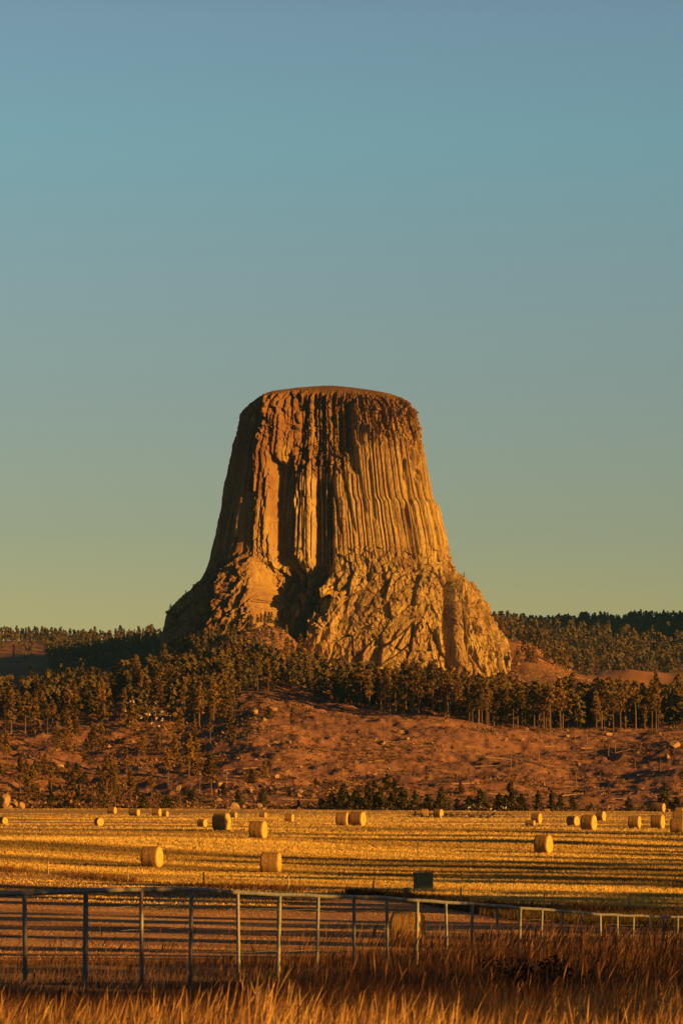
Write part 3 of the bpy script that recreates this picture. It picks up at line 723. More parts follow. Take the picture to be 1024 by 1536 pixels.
# far forest on the ridges: one mass
def far_forest():
    rng = np.random.default_rng(77)
    protos = []
    for i in range(5):
        m = []
        hh = 1.0
        k = 70
        f = rng.uniform(size=k)**.9; z = .22+.78*f; prof = (1-f)**.7*.9+.08
        th = rng.uniform(0, 6.28, k); r = (.18 if i%2 else .26)*prof*rng.uniform(.2, 1, k)
        cen = np.stack([r*np.cos(th), r*np.sin(th), z], 1)
        o = np.stack([np.cos(th), np.sin(th), np.full(k, .35)], 1)
        v, fc = leaf_quads(rng, cen, .075, outw=o)
        t = np.array([[-.012, 0, -.05], [.012, 0, -.05], [.006, 0, .6], [-.006, 0, .6], [0, -.012, -.05], [0, .012, -.05], [0, .006, .6], [0, -.006, .6]])
        protos.append(np.vstack([v, t]))
    pts = []
    def band(n, px0, px1, y0, y1, h0, h1, dens=None):
        c = 0; tr = 0
        while c < n and tr < n*30:
            tr += 1
            p = rng.uniform(px0, px1); Y = rng.uniform(y0, y1)
            if dens and rng.uniform() > dens(p, Y): continue
            pts.append((p, Y, rng.uniform(h0, h1))); c += 1
    # right ridge
    band(640, 730, 1100, 4250, 4800, 14, 24)
    band(380, 730, 1100, 3750, 4250, 13, 24)
    band(420, 740, 1100, 3080, 3750, 13, 25)
    band(60, 780, 900, 2450, 2800, 12, 18, lambda p, Y: .9 if p < 850 else .15)
    # left ridge, with the bald patch and the meadow left open
    bald = lambda p, Y: 0.03 if (p < 80-.02*(Y-3300) and 3300 < Y < 4380) else 1.0
    band(300, -70, 300, 4200, 4800, 13, 22)
    band(480, -70, 300, 3350, 4250, 11, 22, bald)
    band(300, 40, 300, 2700, 3400, 11, 18, lambda p, Y: 0.0 if p < 105 and Y > 2900 else 1)
    band(120, -70, 130, 2000, 2700, 8, 13)
    # behind the front belt
    band(420, 520, 1100, 1480, 1740, 14, 20, lambda p, Y: EDGE(p)+60 < Y < EDGE(p)+285)
    band(170, 330, 560, 1600, 1900, 12, 18, lambda p, Y: Y > EDGE(p)+50)
    band(90, 190, 350, 1420, 1900, 13, 20)
    band(46, 330, 470, 1950, 2320, 7, 13)
    band(30, 240, 330, 2150, 2330, 8, 14)
    band(230, -60, 330, 1480, 2000, 12, 18)
    vs = []; nv = 0
    for p, Y, h in pts:
        X, Yw_, Z = at(p, Y)
        a = rng.uniform(0, 6.28); ca_, sa_ = math.cos(a), math.sin(a)
        v = protos[rng.integers(5)]*np.array([h*rng.uniform(.85, 1.3)]*2+[h])
        v = v @ np.array([[ca_, sa_, 0], [-sa_, ca_, 0], [0, 0, 1]])
        vs.append(v+np.array([X, Yw_, Z])); nv += len(v)
    v = np.vstack(vs)
    me = mesh('far_forest', v, np.arange(nv).reshape(-1, 4), False, (M_farleaf,))
    kind(link('far_forest', me), 'stuff', 'dark pine forest covering the far ridges behind the tower', 'forest')
far_forest()

# ------------------------------------------------------------------ snags, logs, boulders, rubble on the slope
def snag_mesh(seed, h=9):
    rng = np.random.default_rng(seed); t = MB()
    ln = rng.normal(size=2)*h*.05
    zz = np.array([-.5, 0, .4*h, .75*h, h])
    x = ln[0]*(zz/h)**2; y = ln[1]*(zz/h)**2
    t.tube(np.stack([x, y, zz], 1), np.array([.2, .17, .13, .09, .025]), 6)
    for k in range(5):
        z = rng.uniform(.3, .95)*h; a = rng.uniform(0, 6.28); r = rng.uniform(.3, 1.0)
        t.tube(np.array([[np.interp(z, zz, x), np.interp(z, zz, y), z], [np.interp(z, zz, x)+r*math.cos(a), np.interp(z, zz, y)+r*math.sin(a), z+.25*r]]), [.05, .012], 4, False)
    return t.mesh('dead_trunk', M_snag)
SN = [snag_mesh(600+i) for i in range(5)]
def side(p): return 'far left' if p < 150 else 'left' if p < 330 else 'middle' if p < 620 else 'right of centre' if p < 800 else 'right'
snag_list = [(766, 1155, 27), (774, 1158, 25), (808, 1142, 24), (852, 1182, 30), (864, 1185, 32), (990, 1158, 22), (952, 1150, 14), (664, 1125, 22), (720, 1136, 26), (622, 1173, 26), (340, 1176, 30), (572, 1112, 26), (584, 1102, 22), (912, 1136, 24),
             (922, 1128, 30), (862, 1112, 22), (880, 1116, 26), (1002, 1118, 24), (690, 1100, 16), (740, 1108, 20), (803, 1135, 14), (846, 1160, 10), (935, 1175, 8), (650, 1140, 14), (1012, 1172, 16), (974, 1118, 12), (60, 1200, 18), (300, 1190, 20), (500, 1176, 14), (540, 1130, 16), (448, 1128, 14), (700, 1160, 12), (900, 1168, 12), (820, 1175, 9), (960, 1130, 15)]
for i, (p, yb, hp) in enumerate(snag_list):
    q = ground_at(p, yb, 960, 1700); h = hp*q[1]/FPX
    o = link('dead_tree', SN[i % 5], loc=(q[0], q[1], q[2]-.1)); s = h/9; o.scale = (max(s, .6)*1.0, max(s, .6)*1.0, s); o.rotation_euler = (0, 0, random.uniform(0, 6.28))
    tag(o, '%s bleached dead trunk on the burnt slope, %s, %s' % ('tall thin' if hp > 23 else 'middling' if hp > 14 else 'stubby', side(p), 'near the belt' if yb < 1130 else 'halfway down' if yb < 1165 else 'above the field'), 'dead tree', 'bleached dead trunks on the slope')
lg = MB(); lg.tube(np.array([[-4, 0, .18], [-1, .1, .2], [2, 0, .2], [4.2, -.1, .16]]), [.22, .2, .15, .06], 7)
lg.tube(np.array([[1, 0, .2], [1.8, .5, .6]]), [.06, .02], 4); lg.tube(np.array([[-1, 0, .2], [-.5, -.4, .7]]), [.07, .02], 4); lg.tube(np.array([[2.6, 0, .2], [3.2, -.4, .5]]), [.05, .02], 4)
LOG = lg.mesh('log', M_snag)
for i in range(48):
    p = random.uniform(330, 1020); yb = random.uniform(1112, 1205)
    q = ground_at(p, yb, 960, 1600)
    if q[1] > 1440: continue
    a = random.uniform(-.7, .7)
    dx, dy = math.cos(a), math.sin(a)
    z1 = float(elev(q[0]-3*dx, q[1]-3*dy)); z2 = float(elev(q[0]+3*dx, q[1]+3*dy))
    o = link('fallen_log', LOG, loc=(q[0], q[1], (z1+z2)/2)); o.rotation_euler = (0, -math.atan2(z2-z1, 6), a); o.scale = [random.uniform(.6, 1.5)]*3
    tag(o, 'grey fallen log lying on the burnt slope, %s, %s' % (side(p), 'high up' if yb < 1140 else 'half way down' if yb < 1175 else 'near the field'), 'log', 'fallen logs on the slope')
# boulders
M_bould = simple_mat('boulder_stone', (.16, .095, .06), (.30, .20, .11), 1.2, bstr=.8, bdist=.2, world=False)
def boulder_mesh(seed, sub=4):
    import bmesh
    bm = bmesh.new(); bmesh.ops.create_icosphere(bm, subdivisions=sub, radius=1.0)
    v = np.array([q.co[:] for q in bm.verts]); f = np.array([[w.index for w in q.verts] for q in bm.faces]); bm.free()
    rng = np.random.default_rng(seed)
    for k in range(13):                                     # chop flat facets off
        nn = rng.normal(size=3); nn /= np.linalg.norm(nn); dd = rng.uniform(.5, .85)
        ex = np.maximum(v @ nn-dd, 0); v = v-ex[:, None]*nn*.92
    v *= 1+.06*fbm(v[:, 0]*2.5+seed, v[:, 1]*2.5, v[:, 2]*2.5, o=4, s=seed)[:, None]
    v *= np.array([1.15, 1, .8])
    return mesh('boulder', v, f, False, (M_bould,))
BO = [boulder_mesh(700+i) for i in range(6)]
def boulder(p, yb, w, h, label, z0=955, z1=1700, grp='boulders on the slope'):
    q = ground_at(p, yb, z0, z1); k = q[1]/FPX
    o = link('boulder', random.choice(BO), loc=(q[0], q[1], q[2]+h*k*.32)); o.scale = (w*k/2, w*k/2, h*k/1.5); o.rotation_euler = (random.uniform(-.2, .2), random.uniform(-.2, .2), random.uniform(0, 6.28))
    tag(o, label, 'boulder', grp)
for p, yb, w, h, lb in ((6, 1214, 20, 30, 'big yellow sunlit boulder at the left edge above the field'), (22, 1212, 15, 16, 'yellow boulder right of the biggest one at the left edge'), (32, 1213, 11, 12, 'small pale boulder ending the left-edge group'), (14, 1214, 9, 8, 'low stone at the foot of the left-edge boulders'),
        (1008, 1122, 20, 14, 'large pale boulder above the shadowed hollow at right'), (1000, 1138, 9, 8, 'small pale stone below the large right-hand boulder'), (328, 1182, 13, 12, 'pale boulder in the middle-left slope'), (375, 1190, 12, 11, 'boulder with dark underside low on the slope'),
        (268, 1188, 9, 12, 'leaning pale slab in the left hollow'), (352, 1214, 16, 12, 'white-faced boulder at the field edge left of centre'), (388, 1213, 12, 10, 'broken pale boulder at the field edge'), (430, 1160, 15, 10, 'yellowish boulder on the middle slope'), (415, 1168, 10, 8, 'stone left of the yellowish boulder'),
        (248, 1132, 9, 7, 'stone on the shoulder of the left slope'), (128, 1122, 12, 7, 'flat stone on the left slope'), (90, 1152, 12, 7, 'stone among shadows on the left slope'), (112, 1158, 9, 7, 'pale stone beside a shadowed hollow at left'), (380, 1072, 16, 10, 'outcrop on top of the bald knoll'),
        (410, 1066, 18, 8, 'flat outcrop on top of the bald knoll'), (396, 1082, 10, 8, 'grey stone on the face of the bald knoll'), (600, 1100, 12, 7, 'stone near the belt edge'), (572, 1118, 14, 8, 'long pale stone on the ridge of the slope'), (610, 1110, 8, 6, 'small stone on the ridge of the slope'),
        (756, 1112, 9, 6, 'stone at the treeline right of centre'), (784, 1112, 8, 6, 'second stone at the treeline, just right'), (850, 1106, 10, 6, 'flat stone at the treeline at right'), (912, 1104, 14, 6, 'long flat stone at the treeline at right'), (955, 1132, 8, 6, 'pale stone halfway down at right'), (866, 1148, 9, 5, 'flat pale stone on the right slope'),
        (530, 1196, 8, 7, 'stone above the junipers in the middle'), (470, 1196, 9, 8, 'stone left of the junipers'), (300, 1165, 9, 6, 'stone in shade on the left slope'), (450, 1190, 10, 9, 'boulder low on the middle slope')):
    boulder(p, yb, w, h, lb)
def rubble():
    rng = np.random.default_rng(5)
    base = np.array([[0, 0, 1], [1, 0, 0], [0, 1, 0], [-1, 0, 0], [0, -1, 0], [0, 0, -.7]], float)
    tri = np.array([[0, 1, 2], [0, 2, 3], [0, 3, 4], [0, 4, 1], [5, 2, 1], [5, 3, 2], [5, 4, 3], [5, 1, 4]])
    n0 = 9000
    p = rng.uniform(-80, 1100, n0*3); Y = np.exp(rng.uniform(math.log(958), math.log(1600), n0*3)); X = (p-512)/FPX*Y
    dn = fbm(X/30, Y/45, o=3, s=44)+.5*np.exp(-((p-360)/150)**2)-.25*(p > 620)
    keep = rng.uniform(size=n0*3) < np.clip(.18+.75*dn, .03, 1); p, Y, X = p[keep][:n0], Y[keep][:n0], X[keep][:n0]
    # apron under the tower
    pa = rng.uniform(340, 480, 1500); Ya = rng.uniform(2000, 2330, 1500)
    pb = rng.uniform(765, 890, 700); Yb = rng.uniform(2300, 2600, 700)
    p = np.concatenate([p, pa, pb]); Y = np.concatenate([Y, Ya, Yb]); X = (p-512)/FPX*Y
    k = len(p); s = rng.uniform(.15, .55, k)*np.where(rng.uniform(size=k) > .9, 2.1, 1)*np.where(Y > 1900, 1.9, 1)
    v = base[None]*(1+rng.uniform(-.45, .45, (k, 6, 1)))*s[:, None, None]*np.array([1.2, 1.0, .75])
    a = rng.uniform(0, 6.28, k); ca_, sa_ = np.cos(a)[:, None], np.sin(a)[:, None]
    vx = v[:, :, 0]*ca_-v[:, :, 1]*sa_; vy = v[:, :, 0]*sa_+v[:, :, 1]*ca_
    v = np.stack([vx+X[:, None], vy+Y[:, None], v[:, :, 2]+elev(X, Y)[:, None]+.1*s[:, None]], -1)
    f = (tri[None]+np.arange(k)[:, None, None]*6).reshape(-1, 3)
    m = simple_mat('rubble_stone', (.13, .07, .045), (.30, .18, .10), .8, world=True)
    kind(link('rubble', mesh('rubble', v.reshape(-1, 3), f, False, (m,))), 'stuff', 'loose stones and rubble strewn over the burnt slope', 'rubble')
rubble()
def brush():
    """low dead brush and dry tufts on the slope"""
    rng = np.random.default_rng(15); n0 = 26000
    p = rng.uniform(-80, 1100, n0*2); Y = np.exp(rng.uniform(math.log(955), math.log(1500), n0*2)); X = (p-512)/FPX*Y
    keep = rng.uniform(size=n0*2) < np.clip(.3+.6*fbm(X/25, Y/40, o=3, s=46), .04, 1)*(.72-.34*sst(-20, 60, X)); X, Y = X[keep][:n0], Y[keep][:n0]
    pa = rng.uniform(335, 480, 1800); Ya = rng.uniform(1950, 2330, 1800); pb = rng.uniform(768, 880, 500); Yb = rng.uniform(2280, 2600, 500)
    X = np.concatenate([X, (pa-512)/FPX*Ya, (pb-512)/FPX*Yb]); Y = np.concatenate([Y, Ya, Yb])
    k = len(X); cen = np.stack([X, Y, elev(X, Y)+.25], 1); cen = np.repeat(cen, 4, 0)+rng.normal(size=(k*4, 3))*np.array([.45, .45, .15])
    v, f = leaf_quads(rng, cen, .38)
    m = leaf_mat('dry_brush', (.03, .02, .014), (.14, .075, .035), .12, False, .12)
    kind(link('dry_brush', mesh('dry_brush', v, f, False, (m,))), 'stuff', 'low dry brush and dead tufts on the reddish slope', 'brush')
brush()

# ------------------------------------------------------------------ mown field: stubble and straw rows
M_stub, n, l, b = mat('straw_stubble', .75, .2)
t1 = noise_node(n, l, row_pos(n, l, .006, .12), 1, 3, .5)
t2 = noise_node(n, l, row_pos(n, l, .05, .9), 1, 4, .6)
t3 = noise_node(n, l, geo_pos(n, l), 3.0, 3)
ra = ramp_node(n, l, t1.outputs[0], [(.36, (.15, .11, .05)), (.48, (.42, .29, .095)), (.58, (.62, .46, .145))])  # dark rows: dull regrowth, deepened to stand in for long tree shadows
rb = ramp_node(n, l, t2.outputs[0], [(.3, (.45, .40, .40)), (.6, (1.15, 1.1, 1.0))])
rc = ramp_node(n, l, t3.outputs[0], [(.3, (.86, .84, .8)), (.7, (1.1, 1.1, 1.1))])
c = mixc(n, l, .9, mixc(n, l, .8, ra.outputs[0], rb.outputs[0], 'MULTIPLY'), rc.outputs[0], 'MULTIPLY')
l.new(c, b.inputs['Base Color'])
tr = n.new('ShaderNodeBsdfTranslucent'); l.new(c, tr.inputs[0]); mxs = n.new('ShaderNodeMixShader'); mxs.inputs[0].default_value = .2
l.new(b.outputs[0], mxs.inputs[1]); l.new(tr.outputs[0], mxs.inputs[2]); l.new(mxs.outputs[0], n['Material Output'].inputs[0])

def blades(X, Y, Z, h, w, rng, lean=.25, wind=(.25, 0), seg=2):
    """upright tapering blades as strips; returns verts, faces"""
    k = len(X); a = rng.uniform(0, np.pi, k); dx, dy = np.cos(a)*w/2, np.sin(a)*w/2
    lx = rng.normal(size=k)*lean+wind[0]; ly = rng.normal(size=k)*lean+wind[1]
    rows_ = []
    for i in range(seg+1):
        t = i/seg; ww = (1-t)**.8 if i < seg else .12
        cx = X+lx*h*t*t; cy = Y+ly*h*t*t; cz = Z+h*t*(1-.18*t*(lx*lx+ly*ly))
        rows_ += [np.stack([cx-dx*ww, cy-dy*ww, cz], 1), np.stack([cx+dx*ww, cy+dy*ww, cz], 1)]
    v = np.stack(rows_, 1).reshape(-1, 3); m = 2*(seg+1)
    f = np.array([[2*i, 2*i+1, 2*i+3, 2*i+2] for i in range(seg)])
    return v, (f[None]+(np.arange(k)*m)[:, None, None]).reshape(-1, 4)
def yscan():
    Z = ZSCAN[(ZSCAN > 100) & (ZSCAN < 960)]
    return Z, HY-(elev(Z*0, Z, False)-CZ)/Z*FPX
ZT, YT = yscan()
def stubble():
    rng = np.random.default_rng(8); k = 255000
    p = rng.uniform(-220, 1260, k); y = rng.uniform(1214, 1372, k)
    Y = np.interp(-y, -YT, ZT); Y = Y*rng.uniform(.985, 1.015, k)
    zt = np.interp(p, [a for a, _ in TRK], [q for _, q in TRK])
    ok = (Y > zt+1.5) & (Y < 953); p, Y = p[ok], Y[ok]; X = (p-512)/FPX*Y
    # side margins seen only from a step aside
    Z = elev(X, Y); k = len(X)
    s = np.clip(Y/300, .7, 1.7)
    X3 = np.repeat(X, 3)+rng.normal(size=3*k)*np.repeat(s, 3)*.10; Y3 = np.repeat(Y, 3)+rng.normal(size=3*k)*np.repeat(s, 3)*.18; Z3 = np.repeat(Z, 3)-.02
    h = rng.uniform(.09, .20, 3*k)*(.8+.25*np.repeat(s, 3)); w = rng.uniform(.04, .09, 3*k)*np.repeat(s, 3)
    v, f = blades(X3, Y3, Z3, h, w, rng, .45, (0, 0), 1)
    # pale strip of straw left along the near side of the second fence at left
    k = 16000; p = rng.uniform(-80, 620, k); zt = np.interp(p, [a for a, _ in TRK], [q for _, q in TRK])
    Y = zt-1-rng.uniform(0, 1, k)**1.3*40*(1-sst(250, 620, p)); X = (p-512)/FPX*Y
    v2, f2 = blades(X, Y, elev(X, Y)-.01, rng.uniform(.05, .14, k), rng.uniform(.05, .12, k), rng, .5, (0, 0), 1)
    v, f = np.vstack([v, v2]), np.vstack([f, f2+len(v)])
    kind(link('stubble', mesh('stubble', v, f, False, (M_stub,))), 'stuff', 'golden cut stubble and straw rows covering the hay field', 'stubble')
stubble()

M_tstub, n, l, b = mat('track_stubble', .8, .15)
t1 = noise_node(n, l, row_pos(n, l, .02, .22), 1, 4, .6); t3 = noise_node(n, l, geo_pos(n, l), 4.0, 3)
ra = ramp_node(n, l, t1.outputs[0], [(.36, (.15, .075, .04)), (.5, (.27, .14, .065)), (.64, (.42, .23, .09))])
rc = ramp_node(n, l, t3.outputs[0], [(.3, (.7, .66, .64)), (.7, (1.2, 1.2, 1.2))])
l.new(mixc(n, l, .9, ra.outputs[0], rc.outputs[0], 'MULTIPLY'), b.inputs['Base Color'])
def track_stubble():
    rng = np.random.default_rng(9); k = 78000
    p = rng.uniform(-240, 1280, k); za = np.interp(p, [0, 500, 1024], [128, 138, 146]); zb = np.interp(p, [a for a, _ in TRK], [q for _, q in TRK])
    Y = za-6+(zb-za+8)*rng.uniform(0, 1, k)**.8; X = (p-512)/FPX*Y
    keep = rng.uniform(size=k) < np.clip(.45+.7*fbm(X/5, Y/8, o=3, s=12), .05, 1); X, Y = X[keep], Y[keep]; k = len(X)
    v, f = blades(X, Y, elev(X, Y)-.01, rng.uniform(.03, .09, k), rng.uniform(.03, .07, k), rng, .5, (0, 0), 1)
    kind(link('track_stubble', mesh('track_stubble', v, f, False, (M_tstub,))), 'stuff', 'short reddish stubble on the bare track behind the pipe fence', 'stubble')
track_stubble()

# ------------------------------------------------------------------ round hay bales
M_wrap, n, l, b = mat('bale_side', .85, .15)
t1 = noise_node(n, l, obj_pos(n, l, (26, 2, 2)), 1.0, 4, .6); t2 = noise_node(n, l, obj_pos(n, l), 14, 4, .7)
r1 = ramp_node(n, l, t1.outputs[0], [(.35, (.19, .11, .045)), (.6, (.33, .20, .07))])
r2 = ramp_node(n, l, t2.outputs[0], [(.3, (.65, .62, .6)), (.7, (1.2, 1.2, 1.15))])
oi = n.new('ShaderNodeObjectInfo'); 
l.new(mixc(n, l, .8, r1.outputs[0], r2.outputs[0], 'MULTIPLY'), b.inputs['Base Color']); bump(n, l, b, t1.outputs[0], .8, .06)
M_end, n, l, b = mat('bale_end', .85, .15)
tcd = n.new('ShaderNodeTexCoord'); sx_ = n.new('ShaderNodeSeparateXYZ'); l.new(tcd.outputs['Object'], sx_.inputs[0])
cx_ = n.new('ShaderNodeCombineXYZ'); l.new(sx_.outputs['Y'], cx_.inputs[0]); l.new(sx_.outputs['Z'], cx_.inputs[1])
wv = n.new('ShaderNodeTexWave'); wv.wave_type = 'RINGS'; wv.rings_direction = 'SPHERICAL'; wv.inputs['Scale'].default_value = 5.0; wv.inputs['Distortion'].default_value = 3; wv.inputs['Detail'].default_value = 3; wv.inputs['Detail Scale'].default_value = 3
l.new(cx_.outputs[0], wv.inputs['Vector'])
r1 = ramp_node(n, l, wv.outputs[0], [(.1, (.33, .20, .06)), (.7, (.53, .35, .09))]); t2 = noise_node(n, l, obj_pos(n, l), 16, 4, .7)
r2 = ramp_node(n, l, t2.outputs[0], [(.3, (.7, .66, .6)), (.7, (1.15, 1.15, 1.1))])
l.new(mixc(n, l, .8, r1.outputs[0], r2.outputs[0], 'MULTIPLY'), b.inputs['Base Color']); bump(n, l, b, t2.outputs[0], .7, .05)

def bale_meshes(seed):
    rng = np.random.default_rng(seed); na = 56
    th = np.linspace(0, 2*np.pi, na, endpoint=False)
    xs = np.array([-.56, -.555, -.53, -.45, -.35, -.25, -.15, -.05, .05, .15, .25, .35, .45, .53, .555, .56])
    rs = np.array([.455, .478, .495, .503, .50, .504, .498, .503, .50, .504, .498, .503, .50, .495, .478, .455])
    TH, XX = np.meshgrid(th, xs); RR = rs[:, None]*(1+.014*fbm(np.cos(TH)*2+seed, np.sin(TH)*2, XX*5, o=3, s=seed)+.008*vnoise(XX*18, TH*0, s=seed+3))
    y = RR*np.cos(TH); z = RR*np.sin(TH)
    z = np.where(z < -.44, -.44+(z+.44)*.25, z)*1.0
    k = 420; a = rng.uniform(0, 6.28, k); a[:150] = rng.uniform(-2.2, -.95, 150)   # frayed straw, thickest at the foot
    c0 = np.stack([rng.uniform(-.56, .56, k), .497*np.cos(a), np.maximum(.497*np.sin(a), -.43)], 1)
    d = rng.normal(size=(k, 3))*.035+np.stack([0*a, np.cos(a), np.sin(a)], 1)*.03; d[:150] += np.stack([0*a[:150], np.sign(np.cos(a[:150]))*.05, 0*a[:150]-.01], 1)
    w = np.cross(d, rng.normal(size=(k, 3))); w = w/np.linalg.norm(w, axis=1)[:, None]*.006
    sv = np.stack([c0-w, c0+w, c0+d+w*.3, c0+d-w*.3], 1).reshape(-1, 3)
    bv = np.stack([XX, y, z], -1).reshape(-1, 3)
    body = mesh('body', np.vstack([bv, sv]), np.vstack([grid_faces(len(xs), na, True), np.arange(4*k).reshape(-1, 4)+len(bv)]), True, (M_wrap,))
    ends = []
    for sgn in (1, -1):
        rr_ = np.array([.003, .1, .2, .3, .38, .44, .462]); e = np.array([.0, .004, .008, .006, .0, -.006, -.012])
        TH, R2 = np.meshgrid(th, rr_)
        xx = sgn*(.565+e[:, None]+.010*fbm(R2*np.cos(TH)*9, R2*np.sin(TH)*9, o=3, s=seed+sgn))
        y = R2*np.cos(TH); z = R2*np.sin(TH); z = np.where(z < -.44, -.44+(z+.44)*.25, z)
        f = grid_faces(len(rr_), na, True)
        v = np.stack([xx, y, z], -1).reshape(-1, 3)
        # loose straw sticking out of the end and rim
        k = 90; a = rng.uniform(0, 6.28, k); r = rng.uniform(0, .46, k)
        c0 = np.stack([np.full(k, sgn*.565), r*np.cos(a), np.maximum(r*np.sin(a), -.43)], 1)
        d = rng.normal(size=(k, 3))*.05; d[:, 0] = sgn*np.abs(d[:, 0])*.8
        w = np.cross(d, rng.normal(size=(k, 3))); w = w/np.linalg.norm(w, axis=1)[:, None]*.006
        sv = np.stack([c0-w, c0+w, c0+d+w, c0+d-w], 1).reshape(-1, 3)
        ends.append(mesh('end_face', np.vstack([v, sv]), np.vstack([f, np.arange(4*k).reshape(-1, 4)+len(v)]), False, (M_end,)))
    return body, ends
BALE = [bale_meshes(900+i) for i in range(3)]
BALES = [  # left, right, top, bottom in the photograph, yaw, label
 (584, 639, 1364, 1421, 16, 'nearest and largest round bale, behind the pipe fence on the bare track'),
 (211, 244, 1268, 1302, 17, 'round bale at left, third nearest, with a broad bright end'),
 (390, 422, 1277, 1310, 10, 'pale yellow round bale in the middle, closest of those in the stubble'),
 (800, 830, 1251, 1281, 24, 'dim brown round bale with its end turned away, right of centre'),
 (318, 346, 1218, 1246, 20, 'dark shaded round bale left of centre'),
 (373, 401, 1230, 1258, 18, 'brown round bale just right of the dark shaded one'),
 (524, 549, 1216, 1239, 22, 'right-hand bale of the touching pair in the middle'),
 (503, 525, 1217, 1239, 17, 'left-hand bale of the touching pair in the middle'),
 (870, 896, 1221, 1246, 24, 'large bale with round bright end, centre of the right-hand group'),
 (849, 869, 1223, 1239, 35, 'dull brown bale left of the large one in the right-hand group'),
 (893, 909, 1216, 1232, 26, 'bale half hidden behind the large one of the right-hand group'),
 (941, 962, 1223, 1242, 20, 'bale in the grass strip, left of two near the right edge'),
 (975, 998, 1221, 1243, 22, 'bale with bright end, right of two near the right edge'),
 (1004, 1030, 1226, 1250, 18, 'bale cut by the right edge, in front'),
 (1008, 1028, 1216, 1231, 18, 'bale cut by the right edge, behind the front one'),
 (983, 998, 1202, 1216, 24, 'bale on the skyline of the field in front of the rounded juniper'),
 (1010, 1026, 1211, 1219, 16, 'low far bale at the right edge in front of junipers'),
 (796, 813, 1219, 1235, 24, 'far bale behind a smaller one, right of the flock'),
 (787, 803, 1230, 1239, 22, 'small bale in front of a larger far one, right of the flock'),
 (649, 665, 1213, 1227, 26, 'far bale with a round bright end inside the dark flock'),
 (631, 642, 1213, 1226, 2, 'far bale seen square-on as a yellow block, left of the flock'),
 (427, 441, 1220, 1233, 16, 'small far bale alone in the middle left'),
 (389, 400, 1218, 1227, 20, 'tiny far bale above the brown bale'),
 (345, 356, 1218, 1227, 24, 'tiny far bale just right of the dark shaded bale'),
 (296, 311, 1228, 1241, 26, 'small bale just left of the dark shaded bale'),
 (243, 253, 1216, 1225, 22, 'tiny far bale right of a bigger neighbour at left'),
 (228, 242, 1212, 1224, 18, 'far bale at left with a tiny one on its right'),
 (193, 210, 1213, 1224, 22, 'far bale between two others at left'),
 (161, 175, 1210, 1221, 20, 'far bale leftmost of the row under the pines'),
 (143, 154, 1226, 1239, 50, 'small bright bale alone at left showing mostly its end'),
 (-4, 12, 1225, 1237, 40, 'bale cut by the left edge'),
 (815, 825, 1213, 1218, 4, 'far bale mostly sunk behind the field edge, right of centre')]
for i, (x0, x1, y0, y1, yaw, lb) in enumerate(BALES):
    pc = (x0+x1)/2
    q = ground_at(pc, y1-.2, 120, 951)
    dm = (y1-y0)*q[1]/FPX
    wid = (x1-x0)*q[1]/FPX
    t = R(yaw)
    L = (wid-.9*dm*math.sin(t))/math.cos(t)/1.12          # body length to reach the photographed width
    L = min(max(L, .55*dm), 1.35*dm)
    o = link('hay_bale', None, loc=(q[0], q[1]+dm*.35, float(elev(q[0], q[1]+dm*.35))+dm*.44)); o.scale = (L, dm, dm)
    o.rotation_euler = (0, 0, -t)
    bd, en = BALE[i % 3]
    link('body', bd, o)
    for e in en: link('end_face', e, o)
    tag(o, lb, 'hay bale', 'round hay bales on the field')

# ------------------------------------------------------------------ pipe fence in front
M_pipe, n, l, b = mat('weathered_pipe', .55, .4)
t1 = noise_node(n, l, geo_pos(n, l), 6, 5, .6)
r1 = ramp_node(n, l, t1.outputs[0], [(.35, (.07, .08, .095)), (.55, (.14, .15, .165)), (.68, (.20, .095, .05))]); l.new(r1.outputs[0], b.inputs['Base Color'])
b.inputs['Metallic'].default_value = .25; bump(n, l, b, t1.outputs[0], .3, .01)
M_wire = simple_mat('fence_wire', (.22, .20, .18), (.35, .32, .28), 9)
PXF_ = [37, 129, 211, 286, 356, 420, 478, 532, 582, 628, 673, 714, 754, 790, 825, 857, 888, 919, 946, 971, 995, 1017]
PYF_ = [1337, 1334, 1331.5, 1331, 1335, 1340, 1341, 1342.5, 1345, 1349, 1351, 1353.5, 1357, 1360, 1361.5, 1365.5, 1368, 1370, 1371, 1372, 1372.5, 1373.5]
zf = lambda i: 44*(1+i/18.65)
fp = []
for i in range(-3, 27):
    Zf = zf(i); px_ = 1845-33716/(i+18.65)
    yt = np.interp(i, range(22), PYF_)
    if i > 21: yt = 1373.5+.6*(i-21)
    if i < 0: yt = 1337-1.0*i
    X = (px_-512)/FPX*Zf; zt_ = (HY-yt)/FPX*Zf+CZ
    fp.append((X, Zf, zt_, float(elev(X, Zf))))
fr_ = tag(link('pipe_fence', None, loc=(0, 0, 0)), 'welded steel pipe fence running across the foreground with one round top rail', 'fence')
rl = MB(); pts = []
ts = np.linspace(0, len(fp)-1, 200)
fa = np.array(fp); pts = pchip(np.arange(len(fp), dtype=float), fa[:, :3], ts)
pts[:, 2] += .012*vnoise(ts*1.3, ts*0, s=3)
rl.tube(pts-np.array([0, 0, .028]), .034, 12)
link('rail', rl.mesh('rail', M_pipe, True), fr_)
for i, (X, Y, zt_, g0) in enumerate(fp):
    m = MB(); a_ = random.uniform(-.045, .045)
    m.tube(np.array([[X-a_, Y, g0-.4], [X, Y, zt_-.03]]), .031 if i % 4 else .037, 12)
    link('post', m.mesh('post', M_pipe, True), fr_)
for hh in (.28, .62, .98):
    m = MB(); pw = pts.copy(); pw[:, 2] -= hh+.01*np.sin(ts*6.28); m.tube(pw+np.array([.03, 0, 0]), .0014, 5)
    link('wire', m.mesh('wire', M_wire), fr_)

